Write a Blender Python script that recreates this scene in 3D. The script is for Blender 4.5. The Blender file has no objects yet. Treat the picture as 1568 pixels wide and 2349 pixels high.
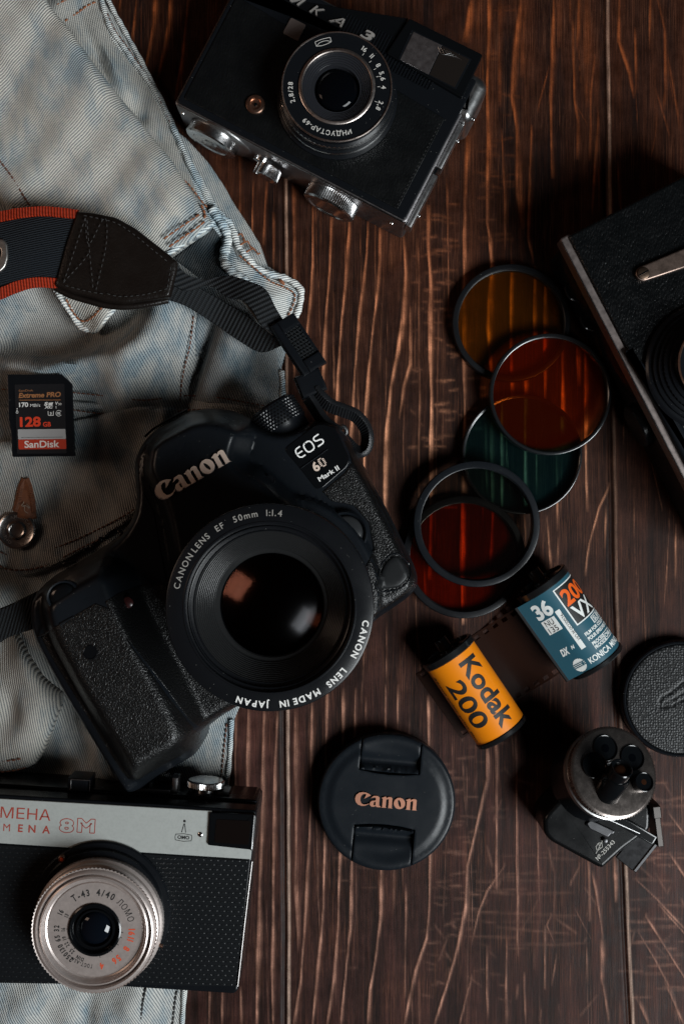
import bpy, bmesh, math, random
import numpy as np
from mathutils import Vector, Matrix
from mathutils.geometry import delaunay_2d_cdt
random.seed(7); RNG = np.random.default_rng(11)
PI = math.pi
# ------------------------------------------------------------------ camera, world, lamps, exposure
S, H = 0.194, 500.0          # mm per photo unit on the table top, camera height in mm
U = 0.001                    # mm -> m
sc = bpy.context.scene
col = bpy.data.collections.new('flat_lay'); sc.collection.children.link(col)
cam = bpy.data.cameras.new('camera'); camo = bpy.data.objects.new('camera', cam); col.objects.link(camo)
camo.location = (0, 0, H*U); camo.rotation_euler = (0, 0, 0)
cam.sensor_fit = 'VERTICAL'; cam.sensor_height = 36; cam.lens = H/(2349*S)*36
cam.clip_start = 0.01; cam.clip_end = 20
sc.camera = camo
w = bpy.data.worlds.new('World'); sc.world = w; w.use_nodes = True
nt = w.node_tree; bg = nt.nodes['Background']
tc = nt.nodes.new('ShaderNodeTexCoord'); sep = nt.nodes.new('ShaderNodeSeparateXYZ')
rp = nt.nodes.new('ShaderNodeValToRGB'); mr = nt.nodes.new('ShaderNodeMapRange')
mr.inputs[1].default_value = -1; mr.inputs[2].default_value = 1
nt.links.new(tc.outputs['Generated'], sep.inputs[0]); nt.links.new(sep.outputs[0], mr.inputs[0])
nt.links.new(mr.outputs[0], rp.inputs[0]); nt.links.new(rp.outputs[0], bg.inputs[0])
rp.color_ramp.elements[0].color = (0.95, 0.42, 0.24, 1); rp.color_ramp.elements[1].color = (0.30, 0.42, 0.50, 1)
rp.color_ramp.elements[0].position = 0.25; rp.color_ramp.elements[1].position = 0.7
bg.inputs[1].default_value = 0.028
def area(name, loc, target, sx, sy, watts, color):
    l = bpy.data.lights.new(name, 'AREA'); l.shape = 'RECTANGLE'; l.size = sx*U; l.size_y = sy*U
    l.energy = watts; l.color = color
    o = bpy.data.objects.new(name, l); col.objects.link(o); o.location = Vector(loc)*U
    o.rotation_euler = (Vector(target)-Vector(loc)).to_track_quat('-Z', 'Y').to_euler()
    return o
area('key_window', (880, -640, 1040), (-20, 10, 0), 720, 640, 36, (0.93, 0.98, 1.0))
area('warm_side_lamp', (-800, 160, 560), (0, 0, 20), 200, 400, 1.0, (1.0, 0.72, 0.55))
vs = sc.view_settings; vs.view_transform = 'Standard'; vs.look = 'None'; vs.gamma = 1; vs.exposure = 0
try: vs.use_curve_mapping = False
except Exception: pass
sc.cycles.use_denoising = True; sc.cycles.light_sampling_threshold = 0
sc.cycles.max_bounces = 10; sc.cycles.transparent_max_bounces = 24; sc.cycles.glossy_bounces = 4; sc.cycles.diffuse_bounces = 3
sc.cycles.caustics_reflective = False; sc.cycles.caustics_refractive = False

# ------------------------------------------------------------------ measuring: a photo position at a known height -> millimetres
def P(px, py, z=0.0):
    k = S*(H-z)/H
    return Vector(((px-784)*k, (1174.5-py)*k, z))
def P2(pts, z=0.0): return [P(a, b, z).xy for a, b in pts]
def MM(px, z): return px*S*(H-z)/H

# ------------------------------------------------------------------ things, parts
ORG = {}
def thing(name, label, cat, loc, group=None):
    o = bpy.data.objects.new(name, None); col.objects.link(o); o.empty_display_size = 0.01
    o.location = Vector(loc)*U; o['label'] = label; o['category'] = cat
    if group: o['group'] = group
    ORG[o.name] = Vector(loc)
    return o
class MB:
    def __init__(s): s.v = []; s.f = []; s.col = None
    def add(s, v, f):
        b = len(s.v); s.v += [Vector(p) for p in v]; s.f += [tuple(b+i for i in q) for q in f]; return s
    def xf(s, M): s.v = [M @ p for p in s.v]; return s
    def join(s, o): return s.add(o.v, o.f)
    def build(s, name, m, parent=None, loc=None, smooth=35, label=None):
        org = ORG[parent.name] if parent else Vector(loc or (0, 0, 0))
        me = bpy.data.meshes.new(name)
        me.from_pydata([tuple((p-org)*U) for p in s.v], [], s.f)
        me.validate(); me.materials.append(m)
        bm = bmesh.new(); bm.from_mesh(me)
        bmesh.ops.recalc_face_normals(bm, faces=bm.faces) if s.col != 'keep' else None
        bm.to_mesh(me); bm.free()
        if smooth:
            me.shade_smooth(); me.set_sharp_from_angle(angle=math.radians(smooth))
        o = bpy.data.objects.new(name, me); col.objects.link(o)
        if parent: o.parent = parent
        else: o.location = org*U
        ORG[o.name] = org
        if label: o['label'] = label
        return o
def offset(poly, d):     # inward for counter-clockwise outlines
    n = len(poly); out = []
    for i in range(n):
        a, b, c = Vector(poly[i-1]), Vector(poly[i]), Vector(poly[(i+1) % n])
        e1 = (b-a).normalized(); e2 = (c-b).normalized()
        n1 = Vector((-e1.y, e1.x)); n2 = Vector((-e2.y, e2.x)); m = n1+n2
        if m.length < 1e-6: m = n1
        m = m.normalized(); k = 1/max(0.45, m.dot(n1))
        out.append(b+m*d*k)
    return out
def ccw(poly):
    a = sum(poly[i-1][0]*poly[i][1]-poly[i][0]*poly[i-1][1] for i in range(len(poly)))
    return [Vector(p) for p in (poly if a > 0 else poly[::-1])]
def rnd(poly, r, n=4):   # round every corner
    out = []; N = len(poly)
    for i in range(N):
        a, b, c = Vector(poly[i-1]), Vector(poly[i]), Vector(poly[(i+1) % N])
        da, dc = (a-b), (c-b); rr = min(r, da.length*0.45, dc.length*0.45)
        p, q = b+da.normalized()*rr, b+dc.normalized()*rr
        for k in range(n+1):
            t = k/n; out.append((1-t)**2*p+2*t*(1-t)*b+t*t*q)
    return out
def prism(poly, z0, z1, bev=0.4, seg=2, M=None, botbev=0):
    poly = ccw(poly); n = len(poly); rings = []
    if botbev: rings.append((botbev, z0)); rings.append((0, z0+botbev))
    else: rings.append((0, z0))
    if bev:
        for k in range(seg+1):
            a = k/seg*PI/2; rings.append((bev*(1-math.cos(a)), z1-bev+bev*math.sin(a)))
        rings.append((bev+min(.3, bev*.6), z1))
    else: rings.append((0, z1))
    v = []; f = []
    for d, z in rings:
        pp = offset(poly, d) if d else poly
        v += [Vector((p.x, p.y, z)) for p in pp]
    for r in range(len(rings)-1):
        for i in range(n):
            j = (i+1) % n; f.append((r*n+i, r*n+j, (r+1)*n+j, (r+1)*n+i))
    f.append(tuple(range((len(rings)-1)*n, len(rings)*n))); f.append(tuple(range(n-1, -1, -1)))
    m = MB().add(v, f)
    return m.xf(M) if M else m
def box(c, sx, sy, sz, M=None, bev=0.3):
    x, y, z = c
    pl = [(x-sx/2, y-sy/2), (x+sx/2, y-sy/2), (x+sx/2, y+sy/2), (x-sx/2, y+sy/2)]
    return prism(pl, z-sz/2, z+sz/2, min(bev, sz*.45, sx*.4, sy*.4), 2, M, min(bev, sz*.4)*.8)
def lathe(prof, n=96, M=None, mod=None, a0=0, a1=2*PI, closed=False, caps=False):
    v = []; f = []; K = len(prof)
    full = abs(a1-a0-2*PI) < 1e-6; cols = n if full else n+1
    for i in range(cols):
        a = a0+(a1-a0)*i/n
        for k, (r, z) in enumerate(prof):
            rr = r+(mod(i, k) if mod else 0)
            v.append(Vector((rr*math.cos(a), rr*math.sin(a), z)))
    for i in range(n):
        j = (i+1) % cols
        for k in range(K-1 if not closed else K):
            q = (k+1) % K
            f.append((i*K+k, j*K+k, j*K+q, i*K+q))
    if caps and full:
        if prof[-1][0] > 1e-6: f.append(tuple(i*K+K-1 for i in range(n)))
        if prof[0][0] > 1e-6: f.append(tuple(i*K for i in range(n-1, -1, -1)))
    m = MB().add(v, f)
    return m.xf(M) if M else m
def cyl(r, z0, z1, n=48, M=None, bev=0.3, mod=None):
    return lathe([(r-bev*.7, z0), (r, z0+bev*.7), (r, z1-bev), (r-bev*.3, z1-bev*.3), (r-bev, z1)], n, M, mod, caps=True)
def frame(o, xa, ya=None, za=None):
    o = Vector(o); x = Vector(xa).normalized()
    if za is None:
        y = Vector(ya); z = x.cross(y).normalized(); y = z.cross(x)
    else:
        z = Vector(za); y = z.cross(x).normalized(); z = x.cross(y)
    M = Matrix.Identity(4)
    for i, a in enumerate((x, y, z)):
        for r in range(3): M[r][i] = a[r]
    for r in range(3): M[r][3] = o[r]
    return M
def axis(o, d, up=(0, 0, 1)):      # local z along d
    d = Vector(d).normalized(); x = Vector(up).cross(d)
    if x.length < 1e-4: x = Vector((1, 0, 0))
    return frame(o, x, za=d)
def T(x, y, z): return Matrix.Translation((x, y, z))
def cat(pts, n=8, closed=False):   # catmull-rom
    pts = [Vector(p) for p in pts]; N = len(pts); out = []
    rng = N if closed else N-1
    for i in range(rng):
        p0 = pts[i-1] if (i or closed) else pts[0]*2-pts[1]
        p1, p2 = pts[i], pts[(i+1) % N]
        p3 = pts[(i+2) % N] if (closed or i+2 < N) else p2*2-p1
        for k in range(n):
            t = k/n
            out.append(.5*((2*p1)+(p2-p0)*t+(2*p0-5*p1+4*p2-p3)*t*t+(3*p1-p0-3*p2+p3)*t**3))
    if not closed: out.append(pts[-1])
    return out
def tube(path, r, n=8, caps=True, closed=False):
    v = []; f = []; N = len(path); up = Vector((0.12, 0.07, 1)).normalized()
    for i, p in enumerate(path):
        a = path[max(0, i-1)] if not closed else path[i-1]; b = path[min(N-1, i+1)] if not closed else path[(i+1) % N]
        t = (b-a).normalized(); s = t.cross(up).normalized(); u = s.cross(t)
        rr = r[i] if isinstance(r, (list, tuple)) else r
        for k in range(n):
            q = 2*PI*k/n; v.append(p+s*math.cos(q)*rr+u*math.sin(q)*rr)
    for i in range(N if closed else N-1):
        j = (i+1) % N
        for k in range(n):
            f.append((i*n+k, i*n+(k+1) % n, j*n+(k+1) % n, j*n+k))
    if caps and not closed: f.append(tuple(range(n))); f.append(tuple(range(N*n-1, (N-1)*n-1, -1)))
    return MB().add(v, f)
def band(ca, cb, th, rib=0, ribn=0):   # flat strap between two edge curves (lists of 3-D points, same count), thickness th
    N = len(ca); v = []; f = []
    for i in range(N):
        a, b = ca[i], cb[i]; t = (ca[min(N-1, i+1)]+cb[min(N-1, i+1)]-ca[max(0, i-1)]-cb[max(0, i-1)])
        nn = (b-a).cross(t).normalized()
        if nn.z < 0 and abs(nn.z) > .15: nn = -nn
        h = th/2*(1+(rib if i % 2 else 0))
        v += [a+nn*h*.5, a+(b-a)*.03+nn*h, b+(a-b)*.03+nn*h, b+nn*h*.5, b-nn*h*.5, b+(a-b)*.03-nn*h, a+(b-a)*.03-nn*h, a-nn*h*.5]
    for i in range(N-1):
        for k in range(8): f.append((i*8+k, i*8+(k+1) % 8, (i+1)*8+(k+1) % 8, (i+1)*8+k))
    f.append(tuple(range(8))); f.append(tuple(range(N*8-1, (N-1)*8-1, -1)))
    return MB().add(v, f)

# constrained triangulation of an outline with interior points; height from a function
def seglen(poly, step):
    out = []; n = len(poly)
    for i in range(n):
        a, b = Vector(poly[i]), Vector(poly[(i+1) % n]); k = max(1, int(round((b-a).length/step)))
        for j in range(k): out.append(a+(b-a)*j/k)
    return out
def pdist(X, Y, poly):
    d = np.full(X.shape, 1e9); n = len(poly)
    for i in range(n):
        ax, ay = poly[i-1]; bx, by = poly[i]; ex, ey = bx-ax, by-ay; L = ex*ex+ey*ey+1e-12
        t = np.clip(((X-ax)*ex+(Y-ay)*ey)/L, 0, 1)
        d = np.minimum(d, np.hypot(X-ax-t*ex, Y-ay-t*ey))
    return d
def inside(X, Y, poly):
    c = np.zeros(X.shape, bool); n = len(poly)
    for i in range(n):
        ax, ay = poly[i-1]; bx, by = poly[i]
        if ay == by: continue
        m = ((ay > Y) != (by > Y)) & (X < (bx-ax)*(Y-ay)/(by-ay)+ax); c ^= m
    return c
def sdist(X, Y, poly): return np.where(inside(X, Y, poly), 1, -1)*pdist(X, Y, poly)
def field(outline, step, zf, skirt=None, rings=(), jitter=.15, soft=0.0):
    """zf(X, Y, D) -> Z arrays, D distance from the outline."""
    poly = ccw(seglen(ccw(outline), step)); n = len(poly)
    base = np.array([[p.x, p.y] for p in poly]); pl = [tuple(p) for p in base]
    x0, y0 = base.min(0); x1, y1 = base.max(0)
    gx = np.arange(x0, x1+step, step); gy = np.arange(y0, y1+step, step)
    GX, GY = np.meshgrid(gx, gy); GX = GX+(np.arange(GX.shape[0])[:, None] % 2)*step*.5
    GX = GX.ravel()+RNG.uniform(-jitter, jitter, GX.size)*step; GY = GY.ravel()+RNG.uniform(-jitter, jitter, GY.size)*step
    m = inside(GX, GY, pl); GX, GY = GX[m], GY[m]; D = pdist(GX, GY, pl)
    rmax = max(rings) if rings else 0
    m = D > max(step*.55, rmax+step*.4); GX, GY = GX[m], GY[m]
    pts = [Vector(p) for p in pl]
    for r in rings:
        rp_ = offset(poly, r); RX = np.array([p.x for p in rp_]); RY = np.array([p.y for p in rp_])
        ok = inside(RX, RY, pl) & (pdist(RX, RY, pl) > r*.8)
        pts += [Vector((a, b)) for a, b, o in zip(RX, RY, ok) if o]
    pts += [Vector((a, b)) for a, b in zip(GX, GY)]
    res = delaunay_2d_cdt(pts, [(i, (i+1) % n) for i in range(n)], [], 1, 1e-5)
    V2, F2, OV = res[0], res[2], res[3]
    X = np.array([p.x for p in V2]); Y = np.array([p.y for p in V2]); D = pdist(X, Y, pl)
    Z = zf(X, Y, D)
    mb = MB(); mb.v = [Vector((a, b, c)) for a, b, c in zip(X, Y, Z)]; mb.f = [tuple(q) for q in F2]
    if skirt is not None:
        loop = {}
        for i, ov in enumerate(OV):
            for o in ov:
                if o < n: loop[o] = i
        b = len(mb.v)
        for i in range(n):
            p = mb.v[loop[i]]; zz = skirt if skirt >= 0 else p.z+skirt
            mb.v.append(Vector((p.x, p.y, min(zz, p.z-.01))))
        for i in range(n):
            j = (i+1) % n; mb.f.append((loop[i], b+i, b+j, loop[j]))
    return mb
def sstep(t): t = np.clip(t, 0, 1); return t*t*(3-2*t)
def dome(t): t = np.clip(t, 0, 1); return np.sqrt(1-(1-t)**2)

# ------------------------------------------------------------------ lettering
def glyphs(s, bold=0.0, ext=0.0, shear=0.0):
    c = bpy.data.curves.new('t', 'FONT'); c.body = s; c.size = 1; c.offset = bold; c.extrude = ext; c.shear = shear
    c.resolution_u = 5; c.fill_mode = 'FRONT' if ext == 0 else 'BOTH'
    o = bpy.data.objects.new('t', c); me = bpy.data.meshes.new_from_object(o)
    v = [p.co.copy() for p in me.vertices]; f = [tuple(q.vertices) for q in me.polygons]
    bpy.data.objects.remove(o); bpy.data.curves.remove(c); bpy.data.meshes.remove(me)
    return v, f
def outlines(loops, ext=0.0):       # loops of 2-D points, nested loops are holes
    c = bpy.data.curves.new('t', 'CURVE'); c.dimensions = '2D'; c.fill_mode = 'BOTH'; c.extrude = ext
    for L in loops:
        sp = c.splines.new('POLY'); sp.points.add(len(L)-1); sp.use_cyclic_u = True
        for p, q in zip(sp.points, L): p.co = (q[0], q[1], 0, 1)
    o = bpy.data.objects.new('t', c); me = bpy.data.meshes.new_from_object(o)
    v = [p.co.copy() for p in me.vertices]; f = [tuple(q.vertices) for q in me.polygons]
    bpy.data.objects.remove(o); bpy.data.curves.remove(c); bpy.data.meshes.remove(me)
    return v, f
CAPH = None
def text(mb, s, h, fn, w=None, anchor='l', bold=0.0, shear=0.0, chop=0, ext=0):
    """adds string s, cap height h (mm), through fn(Vector x,y,z)->world point"""
    global CAPH
    if CAPH is None:
        vv, _ = glyphs('H'); CAPH = max(p.y for p in vv)-min(p.y for p in vv)
    v, f = glyphs(s, bold, ext, shear)
    if not v: return
    k = h/CAPH; x0 = min(p.x for p in v); x1 = max(p.x for p in v); kx = k
    if w: kx = w/(x1-x0)
    W = (x1-x0)*kx; ox = {'l': 0, 'c': -W/2, 'r': -W}[anchor]
    pts = [Vector(((p.x-x0)*kx+ox, p.y*k, p.z*k)) for p in v]
    if chop:
        bm = bmesh.new(); bv = [bm.verts.new(p) for p in pts]
        for q in f:
            try: bm.faces.new([bv[i] for i in q])
            except ValueError: pass
        for ax in ((1, 0, 0), (0, 1, 0)):
            lo = min(p.x*ax[0]+p.y*ax[1] for p in pts); hi = max(p.x*ax[0]+p.y*ax[1] for p in pts); t = lo+chop
            while t < hi:
                bmesh.ops.bisect_plane(bm, geom=bm.verts[:]+bm.edges[:]+bm.faces[:], plane_co=Vector(ax)*t, plane_no=ax); t += chop
        bm.verts.index_update()
        pts = [p.co.copy() for p in bm.verts]; f = [tuple(p.index for p in q.verts) for q in bm.faces]; bm.free()
    mb.add([fn(p) for p in pts], f); return W
def ringtext(mb, s, h, r, ang, M, z, bold=0.0, inward=False, span=None, w=None, gap=1.0):
    """clockwise text, tops outward, starting at angle ang (degrees); baseline radius r"""
    global CAPH
    if CAPH is None:
        vv, _ = glyphs('H'); CAPH = max(p.y for p in vv)-min(p.y for p in vv)
    k = h/CAPH; a = math.radians(ang)
    for ch in s:
        if ch == ' ': a -= 0.45*h*gap/r; continue
        v, f = glyphs(ch, bold)
        if not v: continue
        x0 = min(p.x for p in v); x1 = max(p.x for p in v); W = (x1-x0)*k*(w or 1); ac = a-W/2/r
        u = Vector((math.cos(ac), math.sin(ac), 0)); t = Vector((u.y, -u.x, 0))
        mb.add([M @ (u*(r+p.y*k)+t*((p.x-x0)*k*(w or 1)-W/2)+Vector((0, 0, z))) for p in v], f)
        a -= (W+0.22*h*gap)/r
    return math.degrees(a)
def LOGO():
    C = [(138,98),(115,112),(90,120),(60,121),(30,112),(8,90),(0,60),(8,30),(30,8),(62,-1),(95,3),(122,18),(129,28),(104,15),(80,12),(58,22),(47,45),(48,76),(60,98),(78,108),(96,104),(92,88),(80,64)]
    a = [(4,72),(30,97),(64,98),(82,86),(82,16),(100,5),(96,0),(60,0),(54,10),(38,-1),(16,0),(0,14),(0,34),(14,50),(50,58),(50,76),(40,84),(24,80)]
    ah = [(50,48),(34,40),(33,18),(42,12),(50,18)]
    n = [(0,84),(32,98),(42,98),(42,85),(64,98),(86,98),(97,87),(97,6),(106,0),(62,0),(66,6),(66,76),(56,80),(43,71),(43,6),(50,0),(4,0),(12,6),(12,77)]
    o = [(49+50*math.cos(t), 49+50*math.sin(t)) for t in np.linspace(0, 2*PI, 28)[:-1]]
    oh = [(49+12*math.cos(t)-9*math.sin(t), 49+31*math.sin(t)) for t in np.linspace(0, 2*PI, 20)[:-1]]
    sh = lambda L, d: [(x+d, y) for x, y in L]
    return [C, sh(a, 134), sh(ah, 134), sh(n, 233), sh(o, 346), sh(oh, 346), sh(n, 448)]
def logo(w, ext, fn):
    v, f = outlines(LOGO(), ext=1.0); k = w/554
    return MB().add([fn(Vector(((p.x-277)*k, (p.y-55)*k, p.z*ext))) for p in v], f)

# ------------------------------------------------------------------ materials
def mat(name, color=(.5,.5,.5), rough=.5, metal=0, spec=.5, coat=0, coatr=.1, emit=None):
    m = bpy.data.materials.new(name); m.use_nodes = True; b = m.node_tree.nodes['Principled BSDF']
    b.inputs['Base Color'].default_value = (*color, 1); b.inputs['Roughness'].default_value = rough
    b.inputs['Metallic'].default_value = metal; b.inputs['Specular IOR Level'].default_value = spec
    b.inputs['Coat Weight'].default_value = coat; b.inputs['Coat Roughness'].default_value = coatr
    return m
class N:      # tiny node helper
    def __init__(s, m):
        s.t = m.node_tree; s.b = s.t.nodes['Principled BSDF']
        tc = s.t.nodes.new('ShaderNodeTexCoord'); mp = s.t.nodes.new('ShaderNodeMapping'); mp.inputs['Scale'].default_value = (1000,)*3
        s.t.links.new(tc.outputs['Object'], mp.inputs[0]); s.mm = mp.outputs[0]
    def n(s, kind, **kw):
        x = s.t.nodes.new('ShaderNode'+kind)
        for k, v in kw.items(): setattr(x, k, v)
        return x
    def l(s, a, b): s.t.links.new(a, b)
    def put(s, x, i, v):
        if isinstance(v, bpy.types.NodeSocket): s.l(v, x.inputs[i])
        elif v is not None: x.inputs[i].default_value = v
    def math(s, op, a, b=None, c=None, clamp=False):
        x = s.n('Math', operation=op, use_clamp=clamp); s.put(x, 0, a); s.put(x, 1, b); s.put(x, 2, c); return x.outputs[0]
    def map(s, vec, scale=(1,1,1), rot=0, loc=(0,0,0)):
        x = s.n('Mapping'); s.l(vec, x.inputs[0]); x.inputs['Scale'].default_value = scale
        x.inputs['Rotation'].default_value = (0, 0, math.radians(rot)); x.inputs['Location'].default_value = loc; return x.outputs[0]
    def noise(s, vec, scale, detail=2, rough=.5, dist=0):
        x = s.n('TexNoise'); s.l(vec, x.inputs['Vector']); x.inputs['Scale'].default_value = scale
        x.inputs['Detail'].default_value = detail; x.inputs['Roughness'].default_value = rough; x.inputs['Distortion'].default_value = dist
        return x.outputs['Fac']
    def vor(s, vec, scale, feature='F1', rnd_=1.0, out='Distance'):
        x = s.n('TexVoronoi', feature=feature); s.l(vec, x.inputs['Vector']); x.inputs['Scale'].default_value = scale
        x.inputs['Randomness'].default_value = rnd_; return x.outputs[out]
    def ramp(s, fac, stops):
        x = s.n('ValToRGB'); s.l(fac, x.inputs[0]); cr = x.color_ramp
        while len(cr.elements) < len(stops): cr.elements.new(.5)
        for e, (p, c) in zip(cr.elements, stops):
            e.position = p; e.color = (*c, 1) if len(c) == 3 else c
        return x.outputs[0]
    def rng(s, v, a, b, c, d):
        x = s.n('MapRange'); s.l(v, x.inputs[0])
        for i, q in enumerate((a, b, c, d)): x.inputs[i+1].default_value = q
        return x.outputs[0]
    def mix(s, fac, a, b, blend='MIX'):
        x = s.n('Mix', data_type='RGBA', blend_type=blend); s.put(x, 0, fac)
        for i, q in ((6, a), (7, b)):
            if isinstance(q, bpy.types.NodeSocket): s.l(q, x.inputs[i])
            else: x.inputs[i].default_value = (*q, 1)
        return x.outputs[2]
    def bump(s, h, dist, strength=1.0, nrm=None):
        x = s.n('Bump'); s.l(h, x.inputs['Height']); x.inputs['Distance'].default_value = dist*U; x.inputs['Strength'].default_value = strength
        if nrm: s.l(nrm, x.inputs['Normal'])
        s.l(x.outputs[0], s.b.inputs['Normal']); return x.outputs[0]
    def col(s, c): s.l(c, s.b.inputs['Base Color'])
    def rough(s, c): s.l(c, s.b.inputs['Roughness'])

def plastic(name, color, rough, grain=.35, amp=.02, dust=True):
    m = mat(name, tuple(c*.34 for c in color), rough*.76, spec=.2); q = N(m)
    h = q.noise(q.mm, 1/grain*1.0, 2); q.bump(h, amp)
    r = q.noise(q.mm, .08, 4, .6); q.rough(q.rng(r, .3, .7, rough*.76-.05, rough*.76+.04))
    if dust:
        d = q.vor(q.mm, .55); dn = q.noise(q.mm, .12, 2)
        sp = q.math('MULTIPLY', q.math('LESS_THAN', d, .055), q.math('GREATER_THAN', dn, .52))
        q.col(q.mix(sp, tuple(c*.55 for c in color), (.16, .16, .15)))
    return m
M_ = {}
M_['body'] = plastic('black_matte_plastic', (.009, .0115, .015), .40, .25, .010)
M_['satin'] = plastic('black_satin_plastic', (.008, .0095, .012), .33, .6, .01)
M_['gloss'] = mat('black_gloss', (.0025, .003, .0036), .16, spec=.35)
M_['ringblk'] = plastic('black_lens_barrel', (.008, .009, .011), .38, .2, .012)
M_['rubber'] = plastic('black_rubber', (.012, .013, .014), .6, .4, .02)
M_['capblk'] = plastic('blue_black_cap_plastic', (.010, .0135, .018), .45, .3, .012)
def metal(name, color, rough, brushed=None, amp=.006, wear=.05, met=1.0):
    m = mat(name, color, rough, metal=met); q = N(m)
    a = q.noise(q.mm, .35, 4, .65); q.rough(q.rng(a, .3, .7, max(.04, rough-wear), rough+wear))
    q.col(q.mix(q.rng(q.noise(q.mm, .9, 4, .7), .45, .8, 0, .3), color, tuple(c*.6 for c in color)))
    if brushed: q.bump(q.noise(q.map(q.mm, brushed), 1, 2), amp)
    else: q.bump(q.noise(q.mm, 2.2, 2), amp)
    return m
M_['chrome'] = metal('chromed_metal', (.55, .55, .55), .2)
M_['steel'] = metal('satin_steel', (.42, .42, .42), .33)
M_['grey_alu'] = metal('grey_anodised_metal', (.22, .21, .215), .38)
M_['warm_alu'] = metal('warm_aluminium', (.60, .50, .455), .30)
M_['copper'] = metal('copper_toned_metal', (.55, .33, .24), .3)
M_['darkmetal'] = metal('black_painted_metal', (.05, .05, .052), .35)
M_['white'] = mat('white_print', (.62, .62, .60), .5)
M_['whitedim'] = mat('grey_print', (.26, .25, .235), .5)
M_['redprint'] = mat('red_print', (.24, .035, .022), .5)
M_['blackprint'] = mat('black_print', (.008, .008, .008), .5)
M_['redpl'] = mat('orange_red_enamel', (.55, .06, .01), .3)
def leather(name, color, cell, amp, rough=.4, stretch=(1,1,1), rot=0, sh=.5):
    m = mat(name, tuple(c*.3 for c in color), rough*.85, spec=.3); q = N(m); v = q.map(q.mm, stretch, rot)
    wv = q.n('VectorMath', operation='ADD'); nz = q.n('TexNoise'); q.l(v, nz.inputs['Vector']); nz.inputs['Scale'].default_value = .7/cell
    q.l(v, wv.inputs[0]); sc_ = q.n('VectorMath', operation='SCALE'); q.l(nz.outputs['Color'], sc_.inputs[0]); sc_.inputs['Scale'].default_value = cell*1.1
    q.l(sc_.outputs[0], wv.inputs[1])
    d = q.vor(wv.outputs[0], 1/cell, 'SMOOTH_F1'); e = q.noise(v, 2.5/cell, 2)
    h = q.math('ADD', q.math('MULTIPLY', q.math('POWER', d, 1.5), -1.0), q.math('MULTIPLY', e, .25))
    q.bump(h, amp); q.rough(q.rng(q.noise(q.mm, .15, 3), .3, .7, rough*.85-.05, rough*.85+.04)); return m
M_['grip'] = leather('pebbled_grip_leather', (.010, .0105, .011), .54, .24, .38)
M_['oldleather'] = leather('fine_black_leatherette', (.007, .0085, .0095), .6, .12, .42, (1, .45, 1), 62)
M_['grainleather'] = leather('grained_black_leatherette', (.006, .0075, .0085), .6, .26, .32, (1, .4, 1), -62)
M_['strapleather'] = leather('brown_black_strap_leather', (.018, .0125, .010), .8, .10, .42)
def beads(name, color, cell, amp, rough):
    m = mat(name, color, rough, spec=.16); q = N(m); d = q.vor(q.mm, 1/cell, 'F1', .55)
    h = q.rng(d, .0, .55, 1, 0); q.bump(h, amp); 
    q.col(q.mix(q.rng(d, .1, .45, 0, 1), tuple(c*3 for c in color), tuple(c*.4 for c in color))); return m
M_['beads'] = beads('pearl_grain_leatherette', (.0045, .005, .0055), 1.1, .09, .34)
def smena_skin():
    m = mat('ribbed_leatherette', (.008, .009, .010), .3, spec=.3); q = N(m); v = q.map(q.mm, (1/2.9, 1/1.85, 1), 3.4)
    sp = q.n('SeparateXYZ'); q.l(v, sp.inputs[0])
    row = q.math('FLOOR', sp.outputs[1]); x = q.math('ADD', sp.outputs[0], q.math('MULTIPLY', row, .5))
    fx = q.math('ABSOLUTE', q.math('SUBTRACT', q.math('FRACT', x), .5)); fy = q.math('ABSOLUTE', q.math('SUBTRACT', q.math('FRACT', sp.outputs[1]), .5))
    a = q.math('SUBTRACT', .40, fx); b = q.math('SUBTRACT', .22, fy)
    h = q.math('MULTIPLY', q.math('MULTIPLY', a, 7, clamp=True), q.math('MULTIPLY', b, 7, clamp=True))
    q.bump(q.math('ADD', h, q.math('MULTIPLY', q.noise(q.mm, 2, 2), .15)), .10); 
    q.col(q.mix(h, (.005, .006, .007), (.006, .007, .008))); return m
M_['smenaskin'] = smena_skin()
def webbing(name, color, period, rot, rough=.55, amp=.25, c2=None):
    m = mat(name, color, .65, spec=.18); q = N(m)
    wv = q.n('TexWave', wave_type='BANDS', bands_direction='X'); q.l(q.map(q.mm, (1,1,1), rot), wv.inputs['Vector'])
    wv.inputs['Scale'].default_value = .314/period; wv.inputs['Distortion'].default_value = .6
    w2 = q.n('TexWave', wave_type='BANDS', bands_direction='Y'); q.l(q.map(q.mm, (1,1,1), rot), w2.inputs['Vector'])
    w2.inputs['Scale'].default_value = .314/(period*.45); w2.inputs['Distortion'].default_value = 1.0
    h = q.math('ADD', q.math('MULTIPLY', wv.outputs['Fac'], .75), q.math('MULTIPLY', w2.outputs['Fac'], .35))
    q.bump(h, amp); q.col(q.mix(q.rng(h, .1, .9, 0, 1), tuple(c*.35 for c in color), c2 or tuple(c*1.9 for c in color))); return m
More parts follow.
